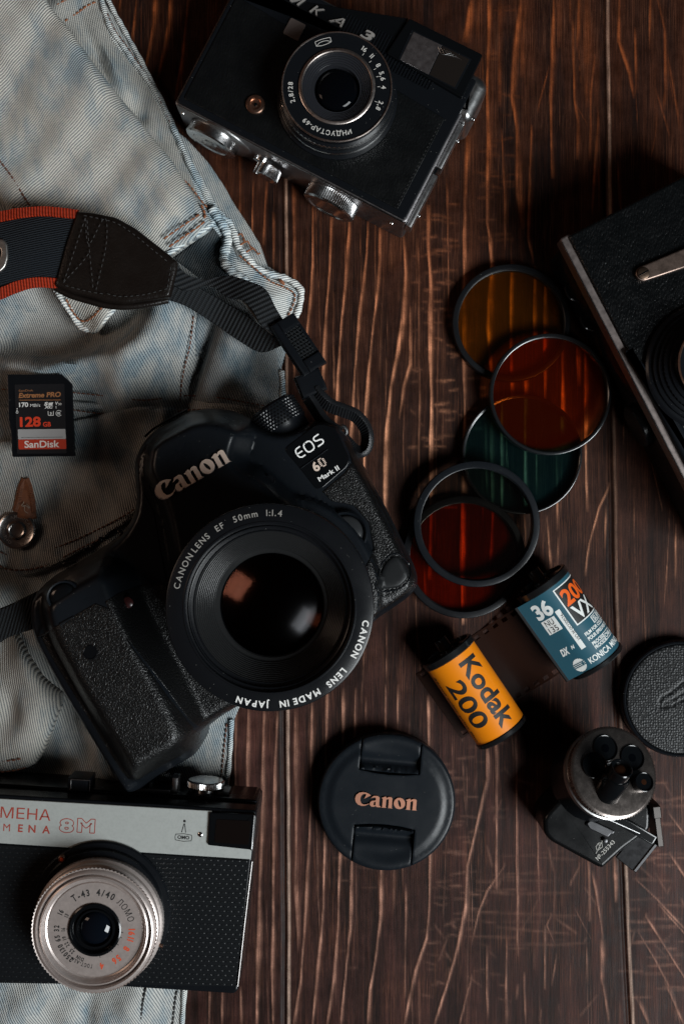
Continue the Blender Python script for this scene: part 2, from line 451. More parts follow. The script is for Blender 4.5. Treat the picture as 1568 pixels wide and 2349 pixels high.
def glassfilter(name, color, glow_tint=(0,0,0), glow_mix=0.0):  # the diffuse tint puts a glow of light into the glass colour
    m = bpy.data.materials.new(name); m.use_nodes = True; t = m.node_tree; t.nodes.remove(t.nodes['Principled BSDF'])
    out = t.nodes['Material Output']; tr = t.nodes.new('ShaderNodeBsdfTransparent'); tr.inputs[0].default_value = (*color, 1)
    gl = t.nodes.new('ShaderNodeBsdfGlossy'); gl.inputs['Roughness'].default_value = .04
    fr = t.nodes.new('ShaderNodeFresnel'); fr.inputs[0].default_value = 1.45
    mx = t.nodes.new('ShaderNodeMixShader'); t.links.new(fr.outputs[0], mx.inputs[0])
    df = t.nodes.new('ShaderNodeBsdfDiffuse'); df.inputs[0].default_value = (*glow_tint, 1); m2 = t.nodes.new('ShaderNodeMixShader'); m2.inputs[0].default_value = glow_mix
    t.links.new(tr.outputs[0], m2.inputs[1]); t.links.new(df.outputs[0], m2.inputs[2])
    t.links.new(m2.outputs[0], mx.inputs[1]); t.links.new(gl.outputs[0], mx.inputs[2]); t.links.new(mx.outputs[0], out.inputs[0]); return m
def optic(name, color=(.004, .005, .008), spec=.12):
    m = mat(name, color, .03, spec=spec); return m
M_['optic'] = optic('coated_lens_glass', (.001, .0013, .002))
M_['opticclear'] = optic('uncoated_lens_glass', (.002, .003, .005), .3)
M_['opticbrown'] = optic('amber_coated_lens_glass', (.02, .008, .004))

def denim(name, ang, tint=1.0, period=.95, blue=.5):
    m = mat(name, (.4, .42, .44), .85, spec=.2); q = N(m)
    b = q.n('VectorMath', operation='ADD'); nz = q.n('TexNoise'); q.l(q.mm, nz.inputs['Vector']); nz.inputs['Scale'].default_value = .02; nz.inputs['Detail'].default_value = 0
    scl = q.n('VectorMath', operation='SCALE'); q.l(nz.outputs['Color'], scl.inputs[0]); scl.inputs['Scale'].default_value = 5.5
    q.l(q.mm, b.inputs[0]); q.l(scl.outputs[0], b.inputs[1])
    v = q.map(b.outputs[0], (1,1,1), -ang)          # x runs along the twill line
    wv = q.n('TexWave', wave_type='BANDS', bands_direction='Y'); q.l(v, wv.inputs['Vector'])
    wv.inputs['Scale'].default_value = .314/period; wv.inputs['Distortion'].default_value = .35; wv.inputs['Detail'].default_value = 1; wv.inputs['Detail Scale'].default_value = 3
    yarn = q.n('TexWave', wave_type='BANDS', bands_direction='X'); q.l(q.map(b.outputs[0], (1,1,1), -ang-25), yarn.inputs['Vector'])
    yarn.inputs['Scale'].default_value = .314/.75; yarn.inputs['Distortion'].default_value = 1.5; yarn.inputs['Detail Scale'].default_value = 2
    fl = q.noise(q.map(b.outputs[0], (.25, 1.2, 1), -ang+8), 1.0, 3, .7)
    h = q.math('ADD', wv.outputs['Fac'], q.math('MULTIPLY', yarn.outputs['Fac'], .25))
    wash = q.noise(q.map(q.mm, (1, .45, 1), -ang), .13, 5, .62)         # indigo left in patches
    big = q.noise(q.mm, .026, 3, .55)
    ind = q.rng(q.math('ADD', q.math('MULTIPLY', wash, .6), q.math('MULTIPLY', big, .4)), .47, .62, 0, 1)
    B = lambda a, b: tuple((x*(1-blue)+y*blue)*tint for x, y in zip(a, b))
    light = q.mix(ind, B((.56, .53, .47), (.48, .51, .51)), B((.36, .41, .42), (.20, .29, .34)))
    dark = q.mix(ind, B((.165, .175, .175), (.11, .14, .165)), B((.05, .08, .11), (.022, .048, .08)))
    k = q.rng(q.math('ADD', h, q.math('MULTIPLY', fl, .6)), .42, 1.05, 0, 1)
    q.col(q.mix(k, dark, light)); q.bump(q.math('ADD', h, q.math('MULTIPLY', fl, .8)), .22)
    return m
M_['thread'] = mat('rust_thread', (.20, .065, .022), .7)
M_['threadblk'] = mat('charcoal_thread', (.02, .02, .02), .7)
M_['threaddk'] = mat('dark_rust_thread', (.10, .035, .018), .7)
def seam(mb, path, ln, gap, r, z=0.0):       # dashed stitching following a 3-D path
    L = 0; segs = []
    pts = path; acc = [0]
    for i in range(1, len(pts)): acc.append(acc[-1]+(pts[i]-pts[i-1]).length)
    def at(s):
        s = max(0, min(acc[-1], s)); i = int(np.searchsorted(acc, s))
        i = max(1, min(len(pts)-1, i)); t = (s-acc[i-1])/max(1e-6, acc[i]-acc[i-1]); return pts[i-1].lerp(pts[i], t)
    s = 0
    while s < acc[-1]-ln:
        a, c, b = at(s), at(s+ln/2), at(s+ln)
        p = [a+Vector((0,0,z-r*.7)), a.lerp(c, .4)+Vector((0,0,z+r*.4)), c+Vector((0,0,z+r*.6)), c.lerp(b, .6)+Vector((0,0,z+r*.4)), b+Vector((0,0,z-r*.7))]
        mb.join(tube(p, [r*.6, r, r*1.05, r, r*.6], 6)); s += ln+gap
# ------------------------------------------------------------------ table top: dark stained planks, painted grain as colour data
def wood():
    def z(pts, ox, oy, k): return [(ox+x*k, oy+y*k) for x, y in pts]
    A = lambda p: z(p, 516.2, 401.5, .5121)
    B = lambda p: z(p, 458.8, 1605.9, .4755)
    C = lambda p: z(p, 975, 1835.3, .3782)
    D = lambda p: z(p, 1032.4, 0, .3416)
    E = lambda p: z(p, 0, 0, .4536)
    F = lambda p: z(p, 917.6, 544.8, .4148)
    st = []   # polyline, width (photo units), strength
    def s(p, w=5, k=1.0): st.append((p, w, k))
    for p, w_, k in [([(392,140),(388,400),(370,640),(362,760)],5,1.1),([(473,190),(465,400),(450,600),(440,830),(436,1000)],6,1.1),
        ([(555,200),(545,330),(520,650),(505,900),(493,1150)],6,1.1),([(637,200),(630,350),(600,600),(580,900),(568,1080),(556,1250)],6,1.15),
        ([(690,230),(688,380),(670,600),(645,850),(625,1080),(622,1400),(618,1800)],6,1.2),([(795,270),(803,430),(795,640),(770,800),(740,960),(722,1130),(713,1400),(708,1800)],9,1.1),
        ([(828,600),(828,850),(800,940),(780,1080)],6,.75),([(905,150),(905,330),(915,500),(917,800),(922,1000),(918,1400),(910,1800)],9,1.25),
        ([(990,20),(995,400),(1000,620)],3,.7),([(305,60),(307,300),(303,520),(310,900)],9,.7),([(65,-100),(65,200)],5,.6),([(125,40),(120,260)],5,.8),
        ([(185,40),(170,300)],7,.7),([(215,180),(213,420)],5,.6),([(860,300),(870,900),(865,1500)],4,.35),([(740,300),(735,420)],12,.3)]: s(A(p), w_, k)
    for p, w_, k in [([(45,1380),(45,1563)],5,.9),([(108,1380),(106,1563)],5,.8),([(195,1400),(200,1563)],6,.8),([(235,30),(228,430),(215,900)],7,.9),
        ([(175,60),(170,500),(150,900)],5,.7),([(310,60),(300,500),(285,900),(275,1200),(275,1563)],9,.9),([(375,60),(355,500),(350,900),(345,1300),(355,1563)],7,1.0),
        ([(460,60),(462,500),(458,900),(470,1200)],9,.6),([(540,10),(535,400),(525,650),(505,1000),(485,1350),(455,1563)],6,1.0),
        ([(612,-40),(606,400),(590,1000),(570,1250),(545,1563)],6,1.1),([(690,-40),(690,300),(670,770),(660,1100),(645,1350),(615,1563)],6,1.0),
        ([(750,-40),(745,300),(727,800),(720,1100),(695,1400),(680,1563)],6,1.0),([(800,0),(800,110)],4,.7),([(870,700),(865,1050),(845,1250),(820,1400),(810,1563)],7,1.0),
        ([(895,-60),(893,160)],5,1.0),([(932,760),(928,990)],5,.5),([(955,-60),(953,130)],5,.8),([(988,900),(988,1260),(990,1420)],4,.6),
        ([(1100,-10),(1105,400),(1105,770),(1100,1000),(1090,1150),(1040,1300),(985,1563)],6,1.1),
        ([(1383,220),(1380,380),(1320,650),(1285,800),(1275,1000),(1240,1200),(1190,1380),(1130,1563)],7,1.1),([(1425,200),(1425,600),(1425,900)],6,1.0),
        ([(1520,180),(1522,450),(1525,900),(1532,1220)],5,.8),([(1465,800),(1380,920),(1340,1020),(1310,1170)],4,.8),([(1383,1200),(1385,1520)],6,.8),
        ([(1310,1340),(1250,1563)],4,.7),([(1478,1150),(1475,1563)],6,.6),([(1280,330),(1283,520)],3,.4)]: s(B(p), w_, k)
    for p, w_, k in [([(670,0),(685,600)],4,.6),([(985,380),(993,720)],7,.9),([(1010,450),(1060,720),(1080,850)],5,.7),([(1070,860),(1070,1100)],10,.9),([(1075,1100),(1110,1359)],5,.7),
        ([(1145,340),(1150,600)],9,.8),([(725,780),(725,1130)],6,.8),([(760,700),(735,760),(785,870)],4,.7),([(600,1060),(605,1340)],4,.6),([(795,950),(770,1110)],4,.5),
        ([(660,900),(660,1010)],8,.35),([(980,900),(982,1100)],4,.45),([(910,670),(1010,850)],3,.5),([(630,700),(580,800)],3,.5),([(1280,780),(1400,980),(1500,1180),(1540,1359)],4,.5),
        ([(1340,710),(1460,900),(1590,1110)],6,1.0),([(1420,640),(1590,830)],4,.8),([(1270,480),(1400,600),(1590,800)],5,.8),([(1480,330),(1590,500)],6,.9),([(1470,80),(1590,240)],6,.8),
        ([(1280,1200),(1350,1359)],9,.7),([(1450,1100),(1560,1359)],8,.6),([(1300,-20),(1590,50)],4,.8),([(1230,-160),(1590,-140)],4,.5),([(1330,370),(1590,430)],5,.5),([(560,520),(800,490)],2,.4),([(930,400),(880,500)],4,.4)]: s(C(p), w_, k)
    for p, w_, k in [([(140,-20),(120,120),(100,260)],14,.8),([(255,-20),(255,350),(245,600),(250,900),(245,1200),(240,1500),(265,1620),(265,1760)],8,1.0),
        ([(470,-20),(430,400),(410,650),(440,850),(450,1300),(480,1520)],12,.75),([(500,0),(480,500)],14,.3),([(690,-20),(685,400),(670,650),(670,900),(680,1180)],8,.8),([(660,460),(585,730)],4,.6),
        ([(825,160),(830,680),(850,800),(848,1050)],7,.7),([(860,-20),(855,330)],6,.6),([(970,380),(940,620),(930,1060)],6,.7),([(990,760),(960,1200),(945,1420)],6,.7),([(840,700),(910,830)],4,.5),
        ([(1130,-20),(1130,280),(1200,500),(1225,640)],7,.8),([(1240,200),(1245,600)],6,.5),([(1340,-20),(1338,310)],4,.6),([(1385,-20),(1440,200),(1440,600),(1425,720)],8,.45),
        ([(1380,620),(1460,900)],4,.4),([(1470,440),(1530,850)],6,.4),([(540,860),(525,1300),(515,1600),(550,1750)],6,.8),([(340,880),(360,1300),(362,1660)],5,.7),([(110,930),(100,1200),(85,1600),(95,1900)],9,.9),
        ([(800,-20),(803,130)],5,.5),([(1120,1100),(1125,1370)],4,.4),([(990,1100),(992,1400)],4,.5),([(185,0),(180,240)],12,.3),([(330,0),(330,700)],14,.25),([(720,0),(730,300)],18,.3),([(910,0),(920,700)],22,.25)]: s(D(p), w_, k)
    for p, w_, k in [([(690,-20),(665,210)],6,.7),([(780,-20),(775,120),(735,330)],10,.9),([(860,-20),(850,130),(790,420)],8,.8),([(950,-20),(920,280),(885,520)],7,.6),([(1090,-20),(1085,140)],5,.4),([(610,-20),(600,40)],5,.5)]: s(E(p), w_, k)
    for p, w_, k in [([(345,-20),(350,500),(355,1000),(345,1400),(338,1460)],9,.9),([(338,1440),(335,1800),(340,2000),(345,2120)],10,2.0),([(485,-20),(500,150),(485,500),(505,800)],10,1.5),([(610,150),(612,600),(615,860)],8,1.7),([(740,180),(742,560)],8,1.7),([(800,250),(797,900)],8,1.8),([(690,780),(685,1500)],8,1.9),([(560,900),(556,1500)],6,1.4),([(750,1100),(748,1400)],5,.7),  # streaks under the filters brightened to paint in light glowing through the glass
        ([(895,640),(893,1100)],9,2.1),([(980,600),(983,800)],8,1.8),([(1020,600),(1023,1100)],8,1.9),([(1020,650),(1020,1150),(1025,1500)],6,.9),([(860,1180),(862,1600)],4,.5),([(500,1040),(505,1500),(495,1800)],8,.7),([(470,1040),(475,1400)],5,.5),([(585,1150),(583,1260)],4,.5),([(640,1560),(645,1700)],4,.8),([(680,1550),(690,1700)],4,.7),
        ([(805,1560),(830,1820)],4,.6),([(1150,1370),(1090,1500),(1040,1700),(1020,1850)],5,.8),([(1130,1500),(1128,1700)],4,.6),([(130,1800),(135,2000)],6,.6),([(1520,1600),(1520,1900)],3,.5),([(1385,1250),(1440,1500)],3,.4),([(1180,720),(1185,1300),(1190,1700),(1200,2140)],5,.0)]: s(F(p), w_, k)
    # horizontal flecks across the grain
    fl = []
    r = random.Random(5)
    for (x0, x1, y0, y1, n, k) in ((985,1045,470,1180,46,.5),(945,985,400,1150,20,.25),(1110,1180,330,560,18,.35),(1060,1120,760,1000,10,.3),(1010,1080,1740,2150,34,.4),(1080,1160,1700,2300,24,.25),(975,1030,2000,2300,14,.3),(1120,1320,1940,2200,22,.22),(780,860,1750,2250,16,.2),(1440,1568,1650,2300,46,.45),(1100,1180,0,450,16,.3)):
        for i in range(n):
            x = r.uniform(x0, x1); y = r.uniform(y0, y1); L = r.uniform(.3, 1)*(x1-x0)*.7
            fl.append(([(x-L/2, y+r.uniform(-4, 4)), (x+L/2, y+r.uniform(-6, 6))], r.uniform(1.5, 4), k*r.uniform(.4, 1.1)))
    for i in range(55):     # scattered scuffs on the right and lower boards
        x = r.uniform(950, 1568); y = r.uniform(1650, 2349); a = r.choice([r.gauss(90, 12), r.gauss(60, 15), r.gauss(120, 15)])*PI/180; L = r.uniform(12, 60)
        fl.append(([(x, y), (x+L*math.cos(a), y+L*math.sin(a))], r.uniform(1.5, 3.5), r.uniform(.12, .4)))
    for i in range(210):    # faint random grain everywhere
        x = r.uniform(-150, 1750); y = r.uniform(-200, 2500); L = r.uniform(60, 420); dx = r.uniform(-14, 14)
        st.append(([(x, y), (x+dx*.3, y+L*.5), (x+dx, y+L)], r.uniform(1.5, 4), r.uniform(.10, .42)))
    for i in range(60):     # beyond the picture the same grain goes on
        for x in (r.uniform(-600, -60), r.uniform(1640, 2250)):
            y = r.uniform(-500, 2600); st.append(([(x, y), (x+r.uniform(-10, 10), y+r.uniform(300, 900))], r.uniform(3, 8), r.uniform(.4, 1)))
    xs = np.concatenate([np.arange(-640, -40, 8.), np.arange(-40, 1610, 1.75), np.arange(1610, 2300, 8.)])
    ys = np.concatenate([np.arange(-640, -20, 20.), np.arange(-20, 2370, 4.), np.arange(2370, 3000, 20.)])
    XX, YY = np.meshgrid(xs, ys); light = np.zeros(XX.shape); halo = np.zeros(XX.shape)
    ph = RNG.uniform(0, 6.28, 6)
    wob = 1.0*np.sin(YY/47+ph[0]+XX/300)+.5*np.sin(YY/23+ph[1]+XX/190)+2.0*np.sin(YY/113+ph[2]+XX/400)+.25*np.sin(YY/9+XX/60+ph[3])
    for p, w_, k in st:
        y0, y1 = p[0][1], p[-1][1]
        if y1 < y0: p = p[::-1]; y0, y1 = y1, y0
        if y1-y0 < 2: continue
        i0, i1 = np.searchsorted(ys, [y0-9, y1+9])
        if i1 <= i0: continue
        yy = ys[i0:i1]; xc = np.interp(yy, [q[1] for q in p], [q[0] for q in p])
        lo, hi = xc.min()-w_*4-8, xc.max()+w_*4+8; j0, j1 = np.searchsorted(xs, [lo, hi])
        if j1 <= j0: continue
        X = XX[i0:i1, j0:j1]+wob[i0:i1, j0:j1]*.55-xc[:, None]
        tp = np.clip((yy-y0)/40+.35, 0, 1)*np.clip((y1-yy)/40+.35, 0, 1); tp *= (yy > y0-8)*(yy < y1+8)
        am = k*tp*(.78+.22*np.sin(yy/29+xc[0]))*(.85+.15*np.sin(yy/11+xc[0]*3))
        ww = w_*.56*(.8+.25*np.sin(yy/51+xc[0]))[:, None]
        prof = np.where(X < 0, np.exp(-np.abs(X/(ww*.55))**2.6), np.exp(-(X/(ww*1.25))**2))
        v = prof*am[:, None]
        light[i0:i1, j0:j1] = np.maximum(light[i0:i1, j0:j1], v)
        halo[i0:i1, j0:j1] += .16*np.exp(-((X-ww*2.2)/(ww*2.6))**2)*am[:, None]
        halo[i0:i1, j0:j1] -= .30*np.exp(-((X+ww*1.7)/(ww*1.0))**2)*am[:, None]
    for p, w_, k in fl:
        (ax, ay), (bx, by) = p; pad = 10
        j0, j1 = np.searchsorted(xs, [min(ax, bx)-pad, max(ax, bx)+pad]); i0, i1 = np.searchsorted(ys, [min(ay, by)-pad, max(ay, by)+pad])
        if i1 <= i0 or j1 <= j0: continue
        X, Y = XX[i0:i1, j0:j1], YY[i0:i1, j0:j1]; ex, ey = bx-ax, by-ay; L = ex*ex+ey*ey+1e-6
        t = ((X-ax)*ex+(Y-ay)*ey)/L; tt = np.clip(t, 0, 1); d = np.hypot(X-ax-tt*ex, Y-ay-tt*ey)
        light[i0:i1, j0:j1] = np.maximum(light[i0:i1, j0:j1], k*.55*np.exp(-(d/(w_*.45+1.5))**2)*(.5+.5*np.sin(PI*tt)))
    # smooth random column tone, drifting slowly down the board
    def vn(cell_x, cell_y):
        g = RNG.uniform(0, 1, (int(4200/cell_y)+3, int(3200/cell_x)+3)); fx = (XX+700)/cell_x; fy = (YY+700)/cell_y
        ix, iy = fx.astype(int), fy.astype(int); fx, fy = sstep(fx-ix), sstep(fy-iy)
        return (g[iy, ix]*(1-fx)+g[iy, ix+1]*fx)*(1-fy)+(g[iy+1, ix]*(1-fx)+g[iy+1, ix+1]*fx)*fy
    tone = .40*vn(22, 300)+.25*vn(9, 160)+.15*vn(4, 90)+.20*vn(120, 260)
    tone = np.clip((tone-.5)*1.9+.5+halo, 0, 1.2)
    # orange stain towards the top, greyer brown below paints in a soft sheen
    ty = sstep((YY-250)/1000)[..., None]; tb = sstep((YY-1100)/700)[..., None]
    base = np.array([.034, .0105, .0050])*(1-ty)+np.array([.030, .0120, .0078])*ty
    base = base*(1-tb)+np.array([.038, .0145, .0115])*tb
    dk = np.array([.0075, .0038, .0032])
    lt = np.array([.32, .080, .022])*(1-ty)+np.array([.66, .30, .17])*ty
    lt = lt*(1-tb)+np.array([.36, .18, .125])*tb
    c = dk+(base-dk)*(tone[..., None])*(1.25-.2*tb)
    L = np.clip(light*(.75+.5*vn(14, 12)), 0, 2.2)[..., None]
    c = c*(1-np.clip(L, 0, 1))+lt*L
    # the V joints between boards
    zz = np.zeros(XX.shape)
    g2 = np.interp(YY, [-640, 0, 470, 900, 1300, 1960, 2349, 3000], [1390, 1392, 1397, 1405, 1411, 1432, 1450, 1470])
    g1 = np.interp(YY, [-640, 420, 1200, 2349, 3000], [652, 655, 658, 662, 664])
    for g, wd in ((g1, 5.5), (g2, 5.5), (g1-1010, 5.5), (g2+640, 5.5)):
        d = XX-g+wob*.3
        ed = np.exp(-((d-1)/(wd*.62))**4)[..., None]; drk = np.exp(-((d+wd*2.1)/(wd*1.9))**2)[..., None]
        fade = (.45+.55*vn(60, 150))[..., None]
        if g is g2: fade = fade*(.35+.65*(np.clip((YY-1800)/300, 0, 1)+np.clip((900-YY)/300, 0, 1)))[..., None]
        c = c*(1-.75*drk)+dk*.75*drk*.6; c = c*(1-ed)+(np.array([.46, .32, .25])*(.5+.5*tb)+np.array([.14, .06, .03])*(1-tb))*ed*fade+c*ed*(1-fade)*.6
        zz -= .9*np.exp(-((d+wd*1.6)/(wd*.9))**2)
    zz += .10*light-.05*(1-np.clip(tone, 0, 1))
    nx, ny = len(xs), len(ys)
    v = np.stack([(XX-784)*S*U, (1174.5-YY)*S*U, zz*U], -1).reshape(-1, 3)
    idx = np.arange(nx*ny).reshape(ny, nx)
    q = np.stack([idx[:-1, :-1], idx[1:, :-1], idx[1:, 1:], idx[:-1, 1:]], -1).reshape(-1, 4)
    me = bpy.data.meshes.new('table_top'); me.vertices.add(len(v)); me.vertices.foreach_set('co', v.ravel())
    me.loops.add(q.size); me.loops.foreach_set('vertex_index', q.ravel())
    me.polygons.add(len(q)); me.polygons.foreach_set('loop_start', np.arange(0, q.size, 4)); 
    me.update(calc_edges=True); me.validate()
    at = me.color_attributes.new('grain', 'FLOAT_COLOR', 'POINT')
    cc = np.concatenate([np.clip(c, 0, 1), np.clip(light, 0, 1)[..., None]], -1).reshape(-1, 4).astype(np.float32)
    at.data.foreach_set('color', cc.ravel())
    me.shade_smooth()
    m = mat('stained_plank_wood', rough=.4); k = N(m)
    a = k.n('Attribute', attribute_name='grain'); k.mm
    f = k.noise(k.map(k.mm, (1, .06, 1)), 1.3, 5, .7); f2 = k.noise(k.mm, 1.6, 5, .7); f3 = k.noise(k.mm, .12, 4, .6)
    g = k.math('MULTIPLY', k.rng(f, .3, .7, .55, 1.45), k.math('MULTIPLY', k.rng(f2, .3, .7, .68, 1.32), k.rng(f3, .3, .7, .72, 1.28)))
    cm = k.n('VectorMath', operation='SCALE'); k.l(a.outputs['Color'], cm.inputs[0]); k.l(g, cm.inputs['Scale'])
    k.b.inputs['Specular IOR Level'].default_value = .09; lnw = 1; ln = k.rng(k.noise(k.map(k.mm, (2.6, .035, 1)), 1.0, 4, .65, .4), .52, .64, 0, .26); ln2 = k.rng(k.noise(k.map(k.mm, (5, .12, 1)), 1.0, 3, .6), .56, .70, 0, .20)
    lnm = k.math('MULTIPLY', k.math('ADD', ln, ln2), k.rng(k.noise(k.mm, .035, 3), .38, .6, .1, 1)); dkl = k.rng(k.noise(k.map(k.mm, (3.1, .03, 1), 0, (7, 3, 1)), 1.0, 3, .6), .52, .64, 0, .6)
    k.col(k.mix(dkl, k.mix(lnm, cm.outputs[0], (.22, .085, .045)), (.007, .0038, .0032))); k.bump(k.math('ADD', f, k.math('MULTIPLY', f2, .5)), .06)
    k.rough(k.rng(k.math('ADD', f3, k.math('MULTIPLY', f, .4)), .45, .95, .40, .6))
    me.materials.append(m)
    o = bpy.data.objects.new('table_top', me); col.objects.link(o); o['kind'] = 'structure'
    sk = bpy.data.meshes.new('table_edge')
wood()
# ------------------------------------------------------------------ denim jacket
def topx(X, Y, z): k = S*(H-z)/H; return X/k+784, 1174.5-Y/k
BUMPS = [ # px, py, rx, ry, angle, mm   (relief of the cloth)
    (132,768,100,46,-8,-19),(215,835,120,32,-14,8),(60,835,90,26,8,4),(20,730,80,60,0,-5),(60,860,150,45,5,5),(318,840,50,150,24,12),(395,720,50,120,-8,6),(452,840,17,110,20,-10),(420,960,26,90,25,-5),
    (545,800,55,150,-14,5),(490,700,40,80,0,-3),(610,870,16,90,-4,2.5),(250,900,60,60,0,2),(560,900,60,40,10,-4),
    (316,248,15,30,-35,-13),(330,215,40,26,-30,-5),(352,232,34,14,-40,2.5),(222,120,15,110,-25,-8),(270,150,20,110,-30,4),(300,60,14,80,-25,2),
    (250,95,16,120,-33,-7),(345,250,16,90,-36,-6),(420,370,12,70,-30,-4),(505,560,60,30,10,-6),
    (420,620,60,50,0,-5),(570,600,30,70,-25,3),(620,690,30,50,-35,2.5),
    (30,1420,60,90,0,-8),(170,1700,90,160,25,3),(120,1800,60,90,0,-4),(250,1700,45,130,-25,5),(430,1760,60,60,0,3),(160,1620,22,120,-22,-7),
    (340,2310,50,80,0,2),(60,2310,60,60,0,3),(200,2320,20,80,10,-3)]
def relief(px, py):
    z = np.zeros_like(px)
    for cx, cy, rx, ry, a, m in BUMPS:
        a = math.radians(a); dx, dy = px-cx, py-cy; u = dx*math.cos(a)+dy*math.sin(a); v = -dx*math.sin(a)+dy*math.cos(a)
        z += 1.3*m*np.exp(-(u/rx)**2-(v/ry)**2)
    z += 1.2*np.sin(px/47+py/90+1)+1.0*np.sin(px/31-py/53+2)+.6*np.sin(px/19+py/27+.8*np.sin(py/70))+.38*np.sin(px/11-py/16+.7+np.sin(px/60))
    return z
def HD(px, py): return 12.5+relief(px, py)
JB = [(-160,-80),(215,-80),(240,0),(262,30),(281,64),(331,154),(363,218),(399,290),(424,310),(450,338),(476,367),(513,422),(535,462),(552,487),(571,516),(594,554),(613,606),(640,622),(666,635),(690,655),(694,668),(690,697),(678,735),(655,800),(644,839),(645,870),(646,911),(636,950),(660,1000),(655,1200),(600,1500),(535,1655),(528,1720),(520,1800),(508,1850),(490,1950),(470,2080),(425,2270),(418,2350),(412,2450),(-160,2450)]
JBm = P2(JB, 6)
jacket = thing('denim_jacket', 'faded light blue denim jacket spread under the cameras along the left of the table', 'jacket', P(200, 1174, 0))
DA = denim('faded_denim', 111, .76, blue=.45); DC = denim('collar_denim', 47, .86, blue=.08); DL = denim('flap_denim', 104, .70, blue=.3); DS = denim('sleeve_denim', 99, .55, blue=.1)  # lower flap tint puts the shade beside the reflex camera into the colour
DE = denim('worn_edge_denim', 25, 1.2, .9); DW = denim('frayed_white_edge', 15, 1.45, 1.1); DH = denim('hem_denim', 112, .95)
def hjb(X, Y, D):
    px, py = topx(X, Y, 10); z = HD(px, py)
    under = np.exp(-((px-420)/330)**2-((py-1400)/330)**2)
    z = z-6*under
    t = sstep(D/26); z = 2.0+(z-2.0)*np.maximum(t, .0)+1.2*dome(D/1.6)*(1-t)
    return np.maximum(z, 1.1+.6*dome(D/1.5))
field(JBm, 2.6, hjb, -1.6, rings=(.4, 1.0, 1.9)).build('back_panel', DA, jacket, smooth=60)
def jz(px, py):   # height of the back panel under a photo position
    p = P(px, py, 8); D = pdist(np.array([p.x]), np.array([p.y]), [tuple(q) for q in JBm]); return float(hjb(np.array([p.x]), np.array([p.y]), D)[0])
def panel(name, pts, z, m, lift, step=2.4, tilt=None, rr=1.5, edge_drop=1.8, skirt=-1.5, w=22, parent=None, extra=None):
    out = P2(pts, z)
    def zf(X, Y, D):
        px, py = topx(X, Y, z); Db = pdist(X, Y, [tuple(q) for q in JBm])*np.where(inside(X, Y, [tuple(q) for q in JBm]), 1, 0)
        b = hjb(X, Y, Db)+lift
        if extra: b = b+extra(px, py)
        return b-edge_drop*(1-dome(D/rr))
    return field(out, step, zf, skirt, rings=(.35, .9, 1.6)).build(name, m, parent or jacket, smooth=60)
def rope(name, pts, r, m, z=None, wob=.0, parent=None, lift=0, n=8, vary=.12):
    path = cat([P(a, b, (z if z is not None else jz(a, b))+lift) for a, b in pts], 10)
    rr = [r*(1+vary*math.sin(i*.9)+vary*.7*math.sin(i*.37+1)) for i in range(len(path))]
    return tube(path, rr, n).build(name, m, parent or jacket, smooth=80)
DF = denim('facing_denim', 98, .74, .75, blue=.1)
panel('inner_facing', [(60,-70),(228,-70),(236,20),(262,72),(288,108),(330,166),(366,225),(398,290),(420,338),(446,400),(478,456),(470,490),(420,450),(380,400),(330,330),(280,262),(230,205),(180,140),(130,80),(95,10)], 12, DF, .9, step=1.7, w=10)
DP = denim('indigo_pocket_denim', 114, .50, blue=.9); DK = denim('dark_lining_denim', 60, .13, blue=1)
panel('pocket', [(452,590),(480,640),(560,705),(630,790),(641,850),(643,905),(634,942),(560,932),(480,925),(436,915),(444,850),(452,780),(456,700)], 10, DP, .7, step=2, w=10, rr=1.2, edge_drop=.6, skirt=-.8)
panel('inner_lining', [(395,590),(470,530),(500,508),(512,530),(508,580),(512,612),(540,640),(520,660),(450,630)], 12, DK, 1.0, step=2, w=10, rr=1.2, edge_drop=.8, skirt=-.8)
# front edge strip with a felled seam
panel('front_placket', [(218,-70),(229,0),(255,66),(284,106),(328,165),(365,224),(398,290),(420,336),(446,398),(478,454),(505,500),(524,545),(545,590),(585,610),(620,628),(660,640),(688,664),(684,690),(660,735),(560,690),(525,640),(512,590),(500,540),(470,500),(455,455),(430,400),(405,340),(384,290),(352,226),(318,168),(272,110),(243,72),(218,4),(206,-70)], 12, DE, 1.4, step=1.6, w=10)
# big collar leaf
CL = [(-160,-80),(95,-80),(106,0),(122,23),(154,59),(190,109),(227,159),(263,204),(308,258),(354,317),(395,367),(426,417),(454,458),(470,482),(485,505),(480,516),(440,548),(390,578),(340,622),(266,701),(232,738),(212,752),(198,755),(180,745),(160,712),(143,687),(112,640),(80,590),(45,530),(20,485),(-10,445),(-60,400),(-160,330)]
panel('collar', CL, 22, DC, 11.0, step=2.2, rr=2.2, edge_drop=2.4, skirt=-3.0,
      extra=lambda px, py: 3.0*np.exp(-((px-100-(py)*.62)/70)**2)-3.5*np.exp(-((py-560)/70)**2-((px-170)/230)**2))
def CZ(px, py): return jz(px, py)+11.2+3.0*math.exp(-((px-100-py*.62)/70)**2)-3.5*math.exp(-((py-560)/70)**2-((px-170)/230)**2)
